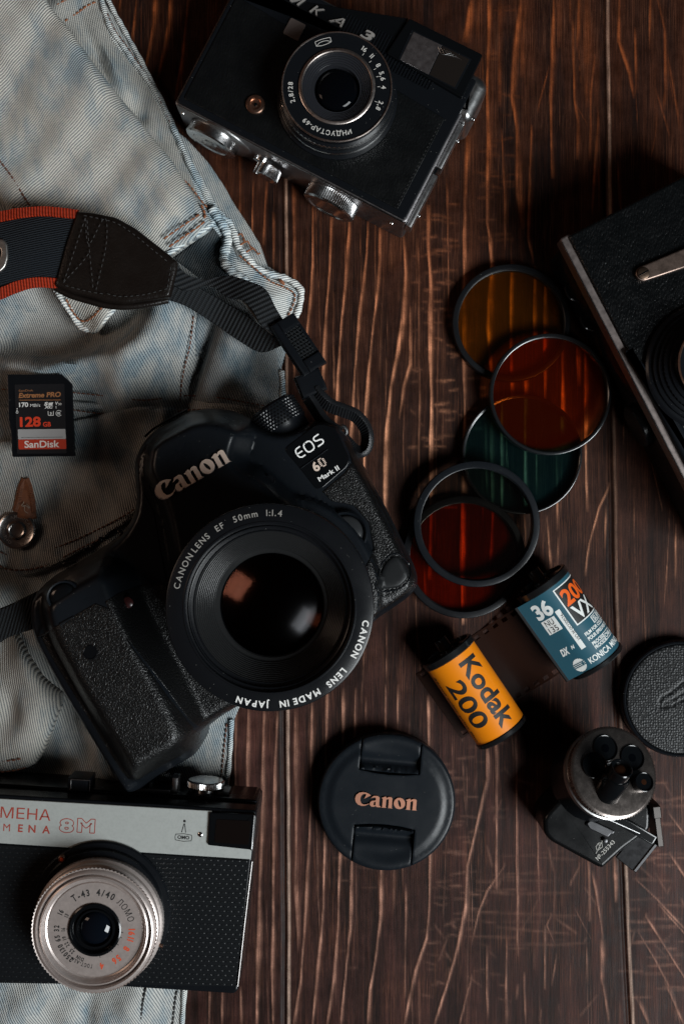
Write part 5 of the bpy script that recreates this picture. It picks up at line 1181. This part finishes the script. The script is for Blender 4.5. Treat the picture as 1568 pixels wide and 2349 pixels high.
# ------------------------------------------------------------------ round filters
def filt(label, px, py, R, z0, z1, color, ringw, group, mring, name='lens_filter', glow_tint=(0,0,0), glow_mix=0.0):
    c = P(px, py, z1); r = MM(R, z1); t = thing(name, label, 'lens filter', (c.x, c.y, z0), group)
    M0 = Matrix.Translation((c.x, c.y, 0)); w_ = ringw
    pr = [(r-.35,z0),(r,z0+.3),(r,z0+(z1-z0)*.45),(r-.28,z0+(z1-z0)*.5),(r-.28,z0+(z1-z0)*.6),(r,z0+(z1-z0)*.65),(r,z1-.5),(r-.25,z1-.12),(r-.6,z1),(r-w_+.3,z1-.05),(r-w_,z1-.3),(r-w_,z1-1.4),(r-w_-.3,z1-1.5),(r-w_-.3,z0+.5),(r-w_,z0+.1)]
    lathe(pr, 140, M0, closed=True).build('ring', mring, t, smooth=35)
    zg = z0+1.4
    lathe([(0,zg),(r-w_+.05,zg),(r-w_+.05,zg+1.1),(0,zg+1.1)], 96, M0).build('glass', glassfilter('tinted_glass', color, glow_tint, glow_mix), t, smooth=35)
    return t
grp = 'round screw-in lens filters lying in a loose row'
blackring = mat('gloss_black_ring', (.006,.007,.008), .22, coat=.3); mattering = plastic('matte_black_ring', (.011,.012,.014), .42, .4, .01)
filt('yellow-amber glass filter in a thick black ring, topmost of the filters', 1172, 740, 135, .1, 6.0, (1,.84,.46), 2.4, grp, mattering, glow_tint=(.9,.26,.015), glow_mix=.012)
filt('orange glass filter in a shiny ring, lying on the amber one and the green one', 1262, 904, 140, 6.1, 11.6, (1,.66,.38), 1.5, grp, blackring, glow_tint=(.9,.06,.006), glow_mix=.013)
filt('dark green glass filter in a thin ring, partly under the orange one', 1197, 1042, 138, .1, 6.0, (.55,.84,.87), 1.2, grp, blackring, glow_tint=(.03,.14,.16), glow_mix=.008)
filt('red glass filter, lowest of the filters, partly hidden by the reflex camera', 1064, 1278, 141, .1, 6.0, (1,.56,.36), 3.0, grp, mattering, glow_tint=(.85,.03,.008), glow_mix=.009)
filt('clear glass filter in a thick matte ring, lying on the red one', 1093, 1202, 145, 6.1, 12.2, (.93,.91,.87), 2.9, grp, plastic('satin_blue_black_ring', (.012,.0145,.018), .38, .4, .01))

# ------------------------------------------------------------------ film cassettes
def cassette(name, label, top, axis_px, zc, Rr, L, spool=True):
    a = P(*top, zc); t = thing(name, label, 'film roll', (a.x, a.y, 0)); d = Vector(axis_px).normalized(); d = Vector((d.x, -d.y, 0))
    n = Vector((-d.y, d.x, 0))     # to the upper right
    def W(s, x, z): return Vector((a.x, a.y, zc))+d*s+n*x+Vector((0, 0, z))
    return t, d, n, W
def arcmesh(W, R, q0, q1, s0, s1, prof, nq=40, ns=2):
    mb = MB(); v = []
    for i in range(nq+1):
        q = q0+(q1-q0)*i/nq; x, z = prof(q)
        for j in range(ns+1): v.append(W(s0+(s1-s0)*j/ns, x, z))
    f = [(i*(ns+1)+j, (i+1)*(ns+1)+j, (i+1)*(ns+1)+j+1, i*(ns+1)+j+1) for i in range(nq) for j in range(ns)]
    return mb.add(v, f)
blackcap = mat('glossy_black_cap', (.006,.0065,.007), .22, coat=.2)
# orange one
zc = 12.6; Rk = 12.05
kt_, kd, kn_, KW = cassette('film_cassette', 'orange and black 35mm film cassette lying on the film strip', (1032, 1504), (.56,.83), zc, Rk, 38)
kor = mat('orange_label_paint', (.70,.20,.003), .36, coat=.25, coatr=.2); 
pk = lambda q, off=0: ((Rk+off)*math.sin(q/Rk), (Rk+off)*math.cos(q/Rk))
arcmesh(KW, Rk, -PI*Rk, PI*Rk, 0, 38.2, lambda q: pk(q, -.02), 72).build('shell', kor, kt_, smooth=60)
def cap(W, d, s0, s1, R, sgn, t, name='end_cap'):
    M0 = frame(W(0, 0, 0), (0, 0, 1), za=d); mb = lathe([(0,s0),(R-.6,s0),(R,s0+.5*sgn),(R,s1-.5*sgn),(R-.5,s1),(R-1.6,s1),(R-1.8,s1-1.0*sgn),(4.0,s1-1.0*sgn),(3.8,s1-.2*sgn),(0,s1-.2*sgn)], 72, M0); return mb.build(name, blackcap, t, smooth=35)
cap(KW, kd, .2, -3.4, Rk+.45, -1, kt_); cap(KW, kd, 38.0, 40.6, Rk+.45, 1, kt_)
M0 = frame(KW(0,0,0), (0,0,1), za=-kd)
lathe([(3.1,2),(3.1,8.2),(2.9,8.6),(2.2,8.6),(2.1,5),(0,5)], 32, M0).build('spool_knob', blackcap, kt_)
kf = lambda off: (lambda q_: KW(q_.x, *pk(q_.y, off)))       # x along the axis, y round the shell
tm = MB(); text(tm, 'Kodak', 8.3, lambda q: kf(.06)(q+Vector((3.0, 1.0, 0))), w=33, bold=.028, chop=1.1)
text(tm, '200', 8.0, lambda q: kf(.06)(q+Vector((8.6, -9.9, 0))), w=22.5, bold=.02, chop=1.1)
text(tm, '35mm color print film', 1.5, lambda q: kf(.06)(q+Vector((3.4, -14.6, 0))), w=33, bold=.02, chop=1.5)
tm.build('lettering', M_['blackprint'], kt_, smooth=0)
# blue one with a flat light-trap lip on its left
Rn = 12.3; zc2 = 12.75
nt_, nd, nn_, NW0 = cassette('film_cassette', 'teal blue 35mm film cassette with a strip of film coming out of it', (1240.5, 1350.5), (.58,.815), zc2, Rn, 38)
NW = lambda s, p, z: NW0(s, p-13.7, z)     # p measured from the label's left edge
def pn(q, off=0):
    if q < 9.8: t = 9.8-q; a = math.radians(-35); return (15.1+(Rn+off)*math.sin(a)-t*math.cos(a), (Rn+off)*math.cos(a)+t*math.sin(a))
    a = math.radians(-35)+(q-9.8)/Rn; return (15.1+(Rn+off)*math.sin(a), (Rn+off)*math.cos(a))
def p2q(p): return p/.819 if p < 8.05 else 17.3+Rn*math.asin(max(-1, min(.985, (p-15.1)/Rn)))
kbl = mat('teal_label_paint', (.020,.080,.112), .34, coat=.2, coatr=.2)
arcmesh(NW, Rn, 0, 9.8+Rn*math.radians(260), 0, 38.2, lambda q: pn(q, 0), 90).build('shell', kbl, nt_, smooth=60)
lipm = MB()
x0_, z0_ = pn(0)
v = [NW(s, x0_-dx, z0_+dz) for s in (-.2, 38.4) for dx, dz in ((0,.05),(1.0,-.1),(1.3,-.9),(1.0,-2.2),(0,-2.4),(-7,-1.2))]
lipm.add(v, [(i, (i+1) % 6, 6+(i+1) % 6, 6+i) for i in range(6)]+[tuple(range(6)), tuple(range(11, 5, -1))]); lipm.build('felt_lip', plastic('black_velvet', (.012,.012,.013), .9, .3, .1), nt_)
N1 = lambda s, x, z: NW(s, 15.1+x, z)
cap(N1, nd, .2, -3.4, Rn+.45, -1, nt_); cap(N1, nd, 38.0, 40.4, Rn+.45, 1, nt_)
lathe([(3.1,2),(3.1,8.4),(2.9,8.8),(2.2,8.8),(2.1,5),(0,5)], 32, frame(N1(0,0,0), (0,0,1), za=-nd)).build('spool_knob', blackcap, nt_)
def nf(s, p, off, useq=False):    # local text frame: x across the can, y towards the knob end
    q0 = p2q(p)
    return lambda v_: NW(s-v_.y, *pn(q0+v_.x, off))
def nr(mb, s0, s1, p0, p1, off):
    q0, q1 = p2q(p0), p2q(p1); mb.join(arcmesh(NW, Rn, q0, q1, s0, s1, lambda q: pn(q, off), 14, 1))
wh = MB(); bl = MB(); og = MB()
text(wh, '36', 6.4, nf(9.4, 4.1, .06), w=8.6, bold=.04, chop=1.2)
nr(wh, 10.6, 17.2, 4.3, 10.2, .05); text(bl, 'NU', 2.5, nf(13.6, 5.3, .10), w=4.3, chop=1.2); text(bl, '135', 2.5, nf(16.8, 5.1, .10), w=4.7, chop=1.2)
nr(wh, 9.4, 29.0, 11.4, 13.6, .05)
q_b = p2q(12.9); text(bl, 'NU·36·ISO200/24°', 1.35, lambda v_: NW(24.8-v_.x, *pn(q_b+v_.y-1.0+.5, .10)), w=13.5, chop=1.2)
nr(wh, 1.6, 19.6, 15.7, 27.2, .04); nr(bl, 2.1, 19.1, 16.3, 27.2, .08)
text(og, '200', 6.6, nf(10.6, 17.2, .14), w=14.5, bold=.03, chop=1.0); text(wh, 'VX', 6.3, nf(18.2, 17.6, .14), w=12.6, bold=.02, chop=1.0)
nr(wh, 20.2, 23.4, 22.6, 27.2, .05)
nr_ = MB(); nr(nr_, 20.5, 23.1, 23.0, 27.2, .08); nr_.build('label_panel', kbl, nt_, smooth=0)
text(wh, 'SUPER', 2.0, nf(22.8, 23.3, .12), w=9, bold=.02, chop=1.0)
for s_, s0, w_ in (('FILM FOR COLOR PRINTS', 25.4, 20), ('POUR EPREUVES COULEUR', 27.7, 20.5), ('PROCESS', 30.4, 7), ('PROCEDE', 32.3, 7)): text(wh, s_, 1.45, nf(s0, 16.2 if s0 < 30 else 16.5, .07), w=w_, bold=.03, chop=1.4)
nr(wh, 28.9, 32.2, 22.6, 26.6, .04); nr2 = MB(); nr(nr2, 29.2, 31.9, 22.9, 26.4, .08); nr2.build('label_panel', kbl, nt_, smooth=0); text(wh, 'CNK-4', 1.7, nf(31.4, 23.1, .12), w=6.5, bold=.03, chop=1.2)
text(wh, 'DX', 2.9, nf(27.9, 3.6, .07), w=4.4, bold=.05, shear=.3, chop=1.3); text(wh, 'N', 1.5, nf(26.9, 8.3, .07), w=1.8, bold=.05, shear=.3)
text(wh, 'KONICA MINOLTA', 2.5, nf(36.2, 11.2, .07), w=25, bold=.02, chop=1.2)
cc_ = (34.4, p2q(7.2))
for k in range(16):     # striped disc
    y = -3+k*6/16+.19; 
    if k in (6, 8, 10): continue
    hw = math.sqrt(max(0, 9-y*y)); hh = .19 if k not in (5, 7, 9, 11) else .12
    wh.add([NW(cc_[0]-(y+dy), *pn(cc_[1]+dx, .06)) for dx, dy in ((-hw,-hh),(0,-hh),(hw,-hh),(hw,hh),(0,hh),(-hw,hh))], [(0,1,4,5),(1,2,3,4)])
wh.build('lettering', mat('label_white', (.66,.68,.66), .4), nt_, smooth=0); bl.build('lettering', M_['blackprint'], nt_, smooth=0); og.build('lettering', mat('label_orange', (.72,.11,.012), .4), nt_, smooth=0)
# film strip: from the lip down to the table and on under the orange cassette
fm = MB(); fdir = None
A0, A1 = NW(1.6, x0_+.3, z0_-.9), NW(36.6, x0_+.3, z0_-.9)
fdn = -nd.cross(Vector((0,0,1))).normalized()
if fdn.x > 0: fdn = -fdn
back = Vector((-.86, -.52, 0)).normalized(); back = (P(1086,1452,2)-P(1170,1404,12)); back.z = 0; back.normalize()
rows = []; s_ = 0; zlist = []
for i in range(67):
    s_ = i*.8; z = max(.35, (z0_-.9)*(1-sstep(np.array(s_/19.0)))+.35+.0*s_); zlist.append((s_, float(z)))
us = [0, .9, 2.7, 4.6, 12, 18, 24, 30.4, 32.3, 34.1, 35]
for s0, z in zlist:
    tw_ = s0*.0; rows.append([A0+(A1-A0).normalized()*(u_)+back*s0+Vector((0,0,z-A0.z+ (.5*math.sin((u_/35)*PI)*min(1, s0/10)))) for u_ in us])
v = [p for r in rows for p in r]; K = len(us); fm.v = v; pitch = 6
for i in range(len(rows)-1):
    for j in range(K-1):
        if j in (1, 8) and i % 6 in (1, 2, 3): continue
        fm.f.append((i*K+j, i*K+j+1, (i+1)*K+j+1, (i+1)*K+j))
film = bpy.data.materials.new('brown_negative_film'); film.use_nodes = True; t_ = film.node_tree; b_ = t_.nodes['Principled BSDF']
b_.inputs['Base Color'].default_value = (.018,.0075,.005,1); b_.inputs['Roughness'].default_value = .2; b_.inputs['Coat Weight'].default_value = .6
tr = t_.nodes.new('ShaderNodeBsdfTransparent'); tr.inputs[0].default_value = (.45,.20,.10,1); mx = t_.nodes.new('ShaderNodeMixShader'); mx.inputs[0].default_value = .12
t_.links.new(b_.outputs[0], mx.inputs[1]); t_.links.new(tr.outputs[0], mx.inputs[2]); t_.links.new(mx.outputs[0], t_.nodes['Material Output'].inputs[0])
fm.col = 'keep'; fm.build('film', film, nt_, smooth=60)

# ------------------------------------------------------------------ lens cap with two pinch clips
zc = 10.0; lcp = P(886, 1841, zc); Rcp = MM(157, zc); capt = thing('pinch_cap', 'round black plastic lens cap with copper toned maker lettering between two pinch clips', 'lens cap', (lcp.x, lcp.y, 0))
M0 = frame((lcp.x, lcp.y, 0), (math.cos(math.radians(-5)), math.sin(math.radians(-5)), 0), (-math.sin(math.radians(-5)), math.cos(math.radians(-5)), 0))
def cap_out(r, yc, hw, n=64):     # disc with two notches
    out = []
    for i in range(n*2):
        a = 2*PI*i/(n*2); out.append(Vector((r*math.cos(a), r*math.sin(a))))
    return out
circ = cap_out(Rcp, 0, 0)
def capz(X, Y, D):
    R = Rcp-D; z = 9.0+1.0*dome(np.clip(D/1.2, 0, 1))-.5*np.exp(-((D-4.2)/.5)**2)*0+.45*sstep((D-3.4)/2.2)
    return z
lidp = []
hw = 13.2; yT = Rcp*.42; yB = -Rcp*.34
def arcp(a0, a1, r=Rcp, n=40): return [Vector((r*math.cos(a), r*math.sin(a))) for a in np.linspace(a0, a1, n)]
aT = math.acos(hw/Rcp)
lid = arcp(-aT, aT, n=60)+[Vector((hw, yT+1)), Vector((hw*.5, yT+.1)), Vector((0, yT-.2)), Vector((-hw*.5, yT+.1)), Vector((-hw, yT+1))]+arcp(PI-aT, PI+aT, n=60)+[Vector((-hw, yB-.6)), Vector((-hw*.5, yB+.3)), Vector((0, yB+.6)), Vector((hw*.5, yB+.3)), Vector((hw, yB-.6))]
def zlid(X, Y, D):
    R = np.hypot(X, Y); e = Rcp-R; return 8.9+1.0*dome(e/1.3)+.7*sstep((e-3.6)/2.4)-.45*(1-dome(D/.5))
m_ = field(lid, 1.3, zlid, 6.0, rings=(.2, .5, 1.2)); m_.xf(M0); lidb = m_.build('lid', M_['capblk'], capt, smooth=40)
m_ = lathe([(Rcp-.9,.3),(Rcp-.5,.1),(Rcp,.6),(Rcp,6.5),(Rcp+.25,7.0),(Rcp+.25,8.4),(Rcp-.4,8.9),(Rcp-2,8.8),(Rcp-2,7),(0,6.9),(0,4)], 140, M0).build('rim', M_['capblk'], capt, smooth=35)
for sg_, y0 in ((1, yT), (-1, -yB)):
    hh = hw-.5; o_ = [Vector((-hh, y0+.8)), Vector((-hh*.5, y0+.4)), Vector((0, y0+.3)), Vector((hh*.5, y0+.4)), Vector((hh, y0+.8))]+arcp(math.acos(hh/Rcp), PI-math.acos(hh/Rcp), Rcp+.2, 26)
    def zc_(X, Y, D, y0=y0):
        t = (Y-y0); R = np.hypot(X, Y)
        lip = np.exp(-((t-1.7)/.9)**2)*2.3; bowl = -1.9*np.exp(-((t-5.0)/2.4)**2); rise = 1.2*sstep((R-Rcp*.72)/6)
        return 9.2+lip+bowl+rise-1.8*(1-dome((Rcp+.2-R)/2.2))-.5*(1-dome(D/.6))
    m_ = field(o_, 1.0, zc_, 5.5, rings=(.25, .6)); 
    m_.xf(M0 @ Matrix.Rotation(PI if sg_ < 0 else 0, 4, 'Z')); m_.build('pinch_clip', M_['capblk'], capt, smooth=60)
z9 = 10.6
kg = logo(27.2, .35, lambda q: M0 @ Vector((q.x-.25, q.y+.7, z9+.35+q.z)))
kg.build('lettering', mat('copper_lettering', (.50,.235,.155), .38, metal=.75), capt, smooth=0)

# ------------------------------------------------------------------ leather covered round cap, right edge
zc = 7.0; c_ = P(1561, 1604, zc); Rq = MM(134, zc); rc = thing('round_cover', 'round black cap covered in pearl-grain leatherette, cut off by the right edge', 'lens cap', (c_.x, c_.y, 0)); M0 = Matrix.Translation((c_.x, c_.y, 0))
lathe([(Rq,.1),(Rq+.3,.5),(Rq+.1,5.5),(Rq-.4,6.6),(Rq-1.0,6.9),(Rq-1.5,6.6),(Rq-1.7,6.0),(0,6.0)], 140, M0).build('rim', M_['satin'], rc, smooth=35)
co = arcp(0, 2*PI*(1-1/120), Rq-1.55, 119); eye = [(a, b) for a, b in ((-9.0,-2.6),(-5.5,1.8),(0,4.6),(8,6.8),(14,8.2))]
def zcv(X, Y, D):
    z = 6.35+.35*dome(D/.8)
    for path in (((-9.6,-1.2),(-8.6,.6),(-5,2.6),(0,6.8),(6,11)), ((-9.6,-1.2),(-9.2,-3.2),(-7.8,-3.6),(-3,-2.2),(0,-.6),(6,2)), ((-7.8,-2.2),(-3,.2),(0,2.2),(5,5))):
        for (ax, ay), (bx, by) in zip(path[:-1], path[1:]):
            ex, ey = bx-ax, by-ay; t = np.clip(((X-ax)*ex+(Y-ay)*ey)/(ex*ex+ey*ey), 0, 1); z = z-.25*np.exp(-(np.hypot(X-ax-t*ex, Y-ay-t*ey)/.38)**2)
    return z
m_ = field(co, .8, zcv, 6.0, rings=(.25, .6)); m_.xf(M0); m_.build('leather_top', M_['beads'], rc, smooth=70)

# ------------------------------------------------------------------ memory card
zq = 26.0
CP = [(16.5,859),(141.5,858.5),(165,880),(166,915),(169,985),(171.5,1046),(28,1048),(26,1000),(21,965),(19.5,962),(18.5,915)]
cz = 27.0; mc = thing('memory_card', 'small black 128 GB memory card lying on the denim jacket', 'memory card', P(95, 953, cz-2.1))
prism(rnd(P2(CP, cz), .5, 3), cz-2.1, cz, .25, 2, None, .25).build('case', M_['satin'], mc)
LB = [(34,882),(148,880),(153,1040),(40,1041)]
prism(rnd(P2(LB, cz), .5, 3), cz-.1, cz+.08, .04, 1).build('label', mat('label_black', (.006,.007,.009), .35, coat=.2), mc)
def fc(px, py, rot=1.5): return flatfn(px, py, rot, cz, .10)
def quad(mb, pts, lift): mb.add([P(a, b, cz)+Vector((0,0,lift)) for a, b in pts], [(0,1,2,3)])
tm = MB(); text(tm, 'Extreme PRO', MM(10.5, cz), fc(43.5, 912.5), w=MM(97, cz), bold=.035, shear=.15); text(tm, 'SanDisk', MM(4.5, cz), fc(44, 898.5), w=MM(33, cz)); quad(tm, [(45,917.2),(140,916.8),(140,918.2),(45,918.6)], .1)
tm.build('lettering', mat('bronze_print', (.27,.115,.045), .4), mc, smooth=0)
tm = MB(); text(tm, '170', MM(9.5, cz), fc(44.5, 933.5), w=MM(21, cz), bold=.035); text(tm, 'MB/s', MM(7, cz), fc(70, 933.5), w=MM(23, cz)); text(tm, 'XC', MM(5.5, cz), fc(102, 937), w=MM(20, cz), bold=.05, shear=.2); text(tm, 'S', MM(7, cz), fc(102, 930), w=MM(9, cz), bold=.06, shear=.2)
quad(tm, [(112,924),(123,923),(120,930),(112,930)], .1); text(tm, 'V', MM(7, cz), fc(127, 929), w=MM(6.5, cz), bold=.03); text(tm, '30', MM(5, cz), fc(134, 929.5), w=MM(7.5, cz)); text(tm, 'I', MM(5, cz), fc(128.5, 937), bold=.05)
text(tm, '3', MM(5.5, cz), fc(115, 951), w=MM(4, cz), bold=.03); text(tm, '10', MM(5.5, cz), fc(131.5, 951), w=MM(7.5, cz), bold=.03)
kq = MM(1, cz); fq = flatfn(117, 948, 1.5, cz, .10); strokes(tm, [[(-6*kq,5*kq),(-6*kq,-4*kq),(-5*kq,-5*kq),(6*kq,-5*kq),(6*kq,5*kq)]], .22, fq)
fq = flatfn(135.5, 948, 1.5, cz, .10); strokes(tm, [[(6.6*kq*math.cos(t), 6.6*kq*math.sin(t)) for t in np.linspace(.6, 2*PI-.6, 18)]], .2, fq)
fq = flatfn(40, 946, 1.5, cz, .10); strokes(tm, [[(-2*kq,-2*kq),(2*kq,-2*kq),(2*kq,1.5*kq),(-2*kq,1.5*kq),(-2*kq,-2*kq)],[(-1.3*kq,1.5*kq),(-1*kq,4*kq),(1*kq,4*kq),(1.3*kq,1.5*kq)]], .18, fq); tm.add([fq(Vector((a*kq, b*kq, 0))) for a, b in ((-2,9),(2,9),(0,6.5))], [(0,1,2)])
tm.build('lettering', M_['white'], mc, smooth=0)
rdc = mat('card_red_print', (.60,.045,.015), .4)
tm = MB(); text(tm, '128', MM(20.5, cz), fc(46.5, 978.5), w=MM(48, cz), bold=.035); text(tm, 'GB', MM(10, cz), fc(99.5, 978.5), w=MM(18, cz), bold=.03); tm.build('lettering', rdc, mc, smooth=0)
tm = MB(); quad(tm, [(42.5,1008),(152,1006.5),(153,1027),(152,1030)], .1); tm = MB()
prism(rnd(P2([(41.5,985),(150.5,984),(152,1007),(42.5,1008)], cz), .35, 2), cz+.06, cz+.12, 0).build('label_panel', mat('grey_write_panel', (.30,.30,.30), .45), mc, smooth=0)
prism(rnd(P2([(42.5,1008.3),(152,1007.3),(153,1030),(43.5,1031)], cz), .35, 2), cz+.06, cz+.12, 0).build('label_panel', mat('deep_red_panel', (.36,.03,.012), .4), mc, smooth=0)
tm = MB(); quad(tm, [(49,1003.3),(145,1002.3),(145,1003.1),(49,1004.1)], .15); tm.build('print_line', M_['blackprint'], mc, smooth=0)
tm = MB(); text(tm, 'SanDisk', MM(15, cz), flatfn(57, 1027, 1, cz, .15), w=MM(80, cz), bold=.02); tm.build('lettering', mat('cream_print', (.62,.58,.54), .4), mc, smooth=0)
rr_ = MB()
for i in range(2): rr_.join(tube([P(30+i*3, 888, cz+.05), P(36+i*3, 1038, cz+.05)], .08, 4))
rr_.build('case_ridge', M_['satin'], mc)

# ------------------------------------------------------------------ turret viewfinder
tv = thing('turret_viewfinder', 'small black accessory viewfinder with a silver turret disc carrying five little lenses', 'viewfinder', P(1385, 1870, 0))
tnr = Vector((.20, .34, .92)).normalized()          # the turret faces up and away
tcn = P(1407, 1771, 40); tx_ = Vector((1, 0, 0)); tx_ = (tx_-tnr*tx_.dot(tnr)).normalized(); Mt = frame(tcn, tx_, za=tnr)
Rt = 17.6
hb = prism(rnd(P2([(1246,1880),(1252,1868),(1281,1836),(1330,1800),(1420,1790),(1492,1850),(1490,1905),(1428,1950),(1382,1992),(1372,1990),(1262,1930),(1247,1912)], 25), 2.0, 5), .3, 25, 1.6, 4, None, 1.0).build('housing', plastic('crackle_black_metal', (.006,.0065,.007), .30, .25, .004), tv)
lathe([(Rt-1.0,-26),(Rt+.2,-25),(Rt+.6,-9),(Rt-.4,-8.4),(Rt-.4,-5)], 96, Mt).build('drum', M_['satin'], tv)
lathe([(Rt-.4,-9),(Rt+.9,-8.6),(Rt+.9,-6.2),(Rt,-5.8)], 96, Mt).build('drum_collar', M_['steel'], tv)
disc = lathe([(Rt-.5,-6),(Rt+.4,-5.6),(Rt+.4,-1.8),(Rt+.9,-1.5),(Rt+.9,-.5),(Rt+.3,0),(Rt-.3,.15),(0,.15)], 180, Mt, lambda i, k: .30*(i % 2) if k in (3, 4) else 0).build('turret_disc', None or metal('turned_steel_disc', (.21,.18,.165), .26, wear=.05, met=.95), tv, smooth=30)
rg = MB(); ringn = (('13,5', -76), ('8,5', -100), ('5', -118), ('3,5', -137), ('2,8', 192))
for s_, a_ in ringn:
    a = math.radians(a_)
    for ch in s_:
        v_, f_ = glyphs(ch, .02); k_ = 1.7/.7
        if not v_: continue
        xx0 = min(p.x for p in v_); xx1 = max(p.x for p in v_); wd_ = (xx1-xx0)*1.9; am = a+wd_/2/Rt
        rg.add([Mt @ Vector(((Rt+.5)*math.cos(am+((p.x-xx0)*1.9-wd_/2)/Rt), (Rt+.5)*math.sin(am+((p.x-xx0)*1.9-wd_/2)/Rt), -5.0+p.y*2.3)) for p in v_], f_); a += (wd_+.5)/Rt
rg.build('lettering', M_['blackprint'], disc, smooth=0)
def onDisc(px, py, h=0):      # the point of the turret plane (raised by h) seen at this photo position
    q = Vector((0, 0, H)); d = P(px, py, 0)-q; o = tcn+tnr*h; t = (o-q).dot(tnr)/d.dot(tnr); p = Mt.inverted() @ (q+d*t); return p.x, p.y
for px, py, r, h, nm in ((1387,1716,MM(30,40),.7,'lens_port'), (1362,1756,MM(30,40),1.2,'lens_port'), (1449,1738,MM(29,40),.8,'lens_port'), (1472,1795,MM(22,40),4,'lens_port')):
    x, y = onDisc(px, py, h*.5); s_ = 1
    pt = lathe([(r,0),(r,h),(r-.2,h+.12),(r-.4,h),(r-.5,h-.5),(0,h-.56)], 48, Mt @ T(x, y, 0)).build(nm, M_['gloss'], disc)
    lathe([((r-1.5)*math.sin(t), h-.85+.35*math.cos(t)) for t in np.linspace(PI/2, 0, 8)], 36, Mt @ T(x, y, 0)).build('lens_glass', M_['opticbrown'] if h > 3 else M_['optic'], disc, smooth=80)
x, y = onDisc(1395, 1812, 0); 
x2, y2 = onDisc(1435, 1764, 14); ax = Vector((x2-x, y2-y, 17)).normalized()*.35+Vector((0,0,1))*.65
Mlt = Mt @ T(x, y, 0); tubeax = ((Mt @ Vector((x2, y2, 14)))-(Mt @ Vector((x, y, 0)))); 
Mlt = frame(Mt @ Vector((x, y, -1)), tx_, za=tubeax)
lt = tubeax.length
lathe([(6.0,-1),(5.8,1),(5.6,lt-6),(4.9,lt-5),(4.9,lt-4.3),(4.5,lt-4.2),(4.5,lt+.6),(4.1,lt+1),(3.6,lt+.8),(3.2,lt-.6),(0,lt-.8)], 56, Mlt).build('long_lens', M_['gloss'], disc, smooth=35)
lathe([(3.1*math.sin(t), lt-1.2+1.2*math.cos(t)) for t in np.linspace(PI/2, 0, 8)], 36, Mlt).build('lens_glass', M_['opticbrown'], disc, smooth=80)
x, y = onDisc(1399, 1760, .5); lathe([(2.4,0),(2.4,.8),(1.9,1.1),(1.5,.7),(0,.8)], 36, Mt @ T(x, y, 0)).build('centre_screw', M_['steel'], disc)
# side plate with lever, cams, foot
lm = MB(); pz = 25.3
lm.join(prism(rnd(P2([(1343,1888),(1352,1880),(1366,1886),(1408,1906),(1404,1912),(1398,1912),(1392,1920),(1350,1900)], pz), .8, 4), pz-.3, pz+.9, .3)); lm.join(cyl(1.1, pz+.8, pz+1.3, 20, T(*P(1355,1889,0).xy, 0))); lm.build('parallax_lever', M_['darkmetal'], tv)
box((0,0,0), 26, 4.0, 2.2, frame(P(1438,1892,26), (.86,-.51,0), (.51,.86,0)), .4).build('side_plate', M_['gloss'], tv)
tube([P(1368,1868,27.6), P(1466,1912,27.2)], .3, 6).build('plate_edge', M_['steel'], tv)
ft = MB(); fa = Vector((.62,.78,0)); fb = Vector((.78,-.62,0))
ft.join(box((0,0,0), 17, 8.5, 2.0, frame(P(1458,1945,22), fa, fb*.95+Vector((0,0,.12))), .3)); ft.join(box((0,0,0), 17, 1.4, 7, frame(P(1478,1958,20), fa, fb), .3)); ft.build('shoe_foot', M_['darkmetal'], tv)
br = MB(); br.join(box((0,0,0), 18, 2.4, 12, frame(P(1500,1885,20), Vector((-.12,1,0)), Vector((1,.12,0))), .3)); br.join(box((0,0,0), 5, 3.2, 3, frame(P(1504,1862,27), Vector((-.12,1,0)), Vector((1,.12,0))), .3)); br.build('foot_bracket', metal('dull_steel_bracket', (.06,.055,.052), .45), tv)
tm = MB(); fe = flatfn(1371, 1974, 47, 25, .08); text(tm, '№-255343', MM(9, 25), fe, w=MM(57, 25), bold=.0)
fg = flatfn(1374, 1943, 40, 25, .08); kq = MM(1, 25)
strokes(tm, [[(-10*kq,-3*kq),(-6*kq,6*kq),(4*kq,9*kq),(10*kq,4*kq),(5*kq,-4*kq),(-10*kq,-3*kq)],[(-16*kq,-6*kq),(17*kq,8*kq)],[(17*kq,8*kq),(12*kq,8*kq)],[(-2*kq,-4*kq),(4*kq,9*kq)]], .18, fg)
tm.build('lettering', mat('engraved_grey', (.34,.33,.30), .5), tv, smooth=0)
for a, b in ((1372,1868),(1358,1893),(1345,1890)): cyl(.8, 24.8, 25.9, 16, T(*P(a, b, 25).xy, 0)).build('screw', M_['gloss'], tv)
print('meshes', len(bpy.data.meshes), 'verts', sum(len(m.vertices) for m in bpy.data.meshes))
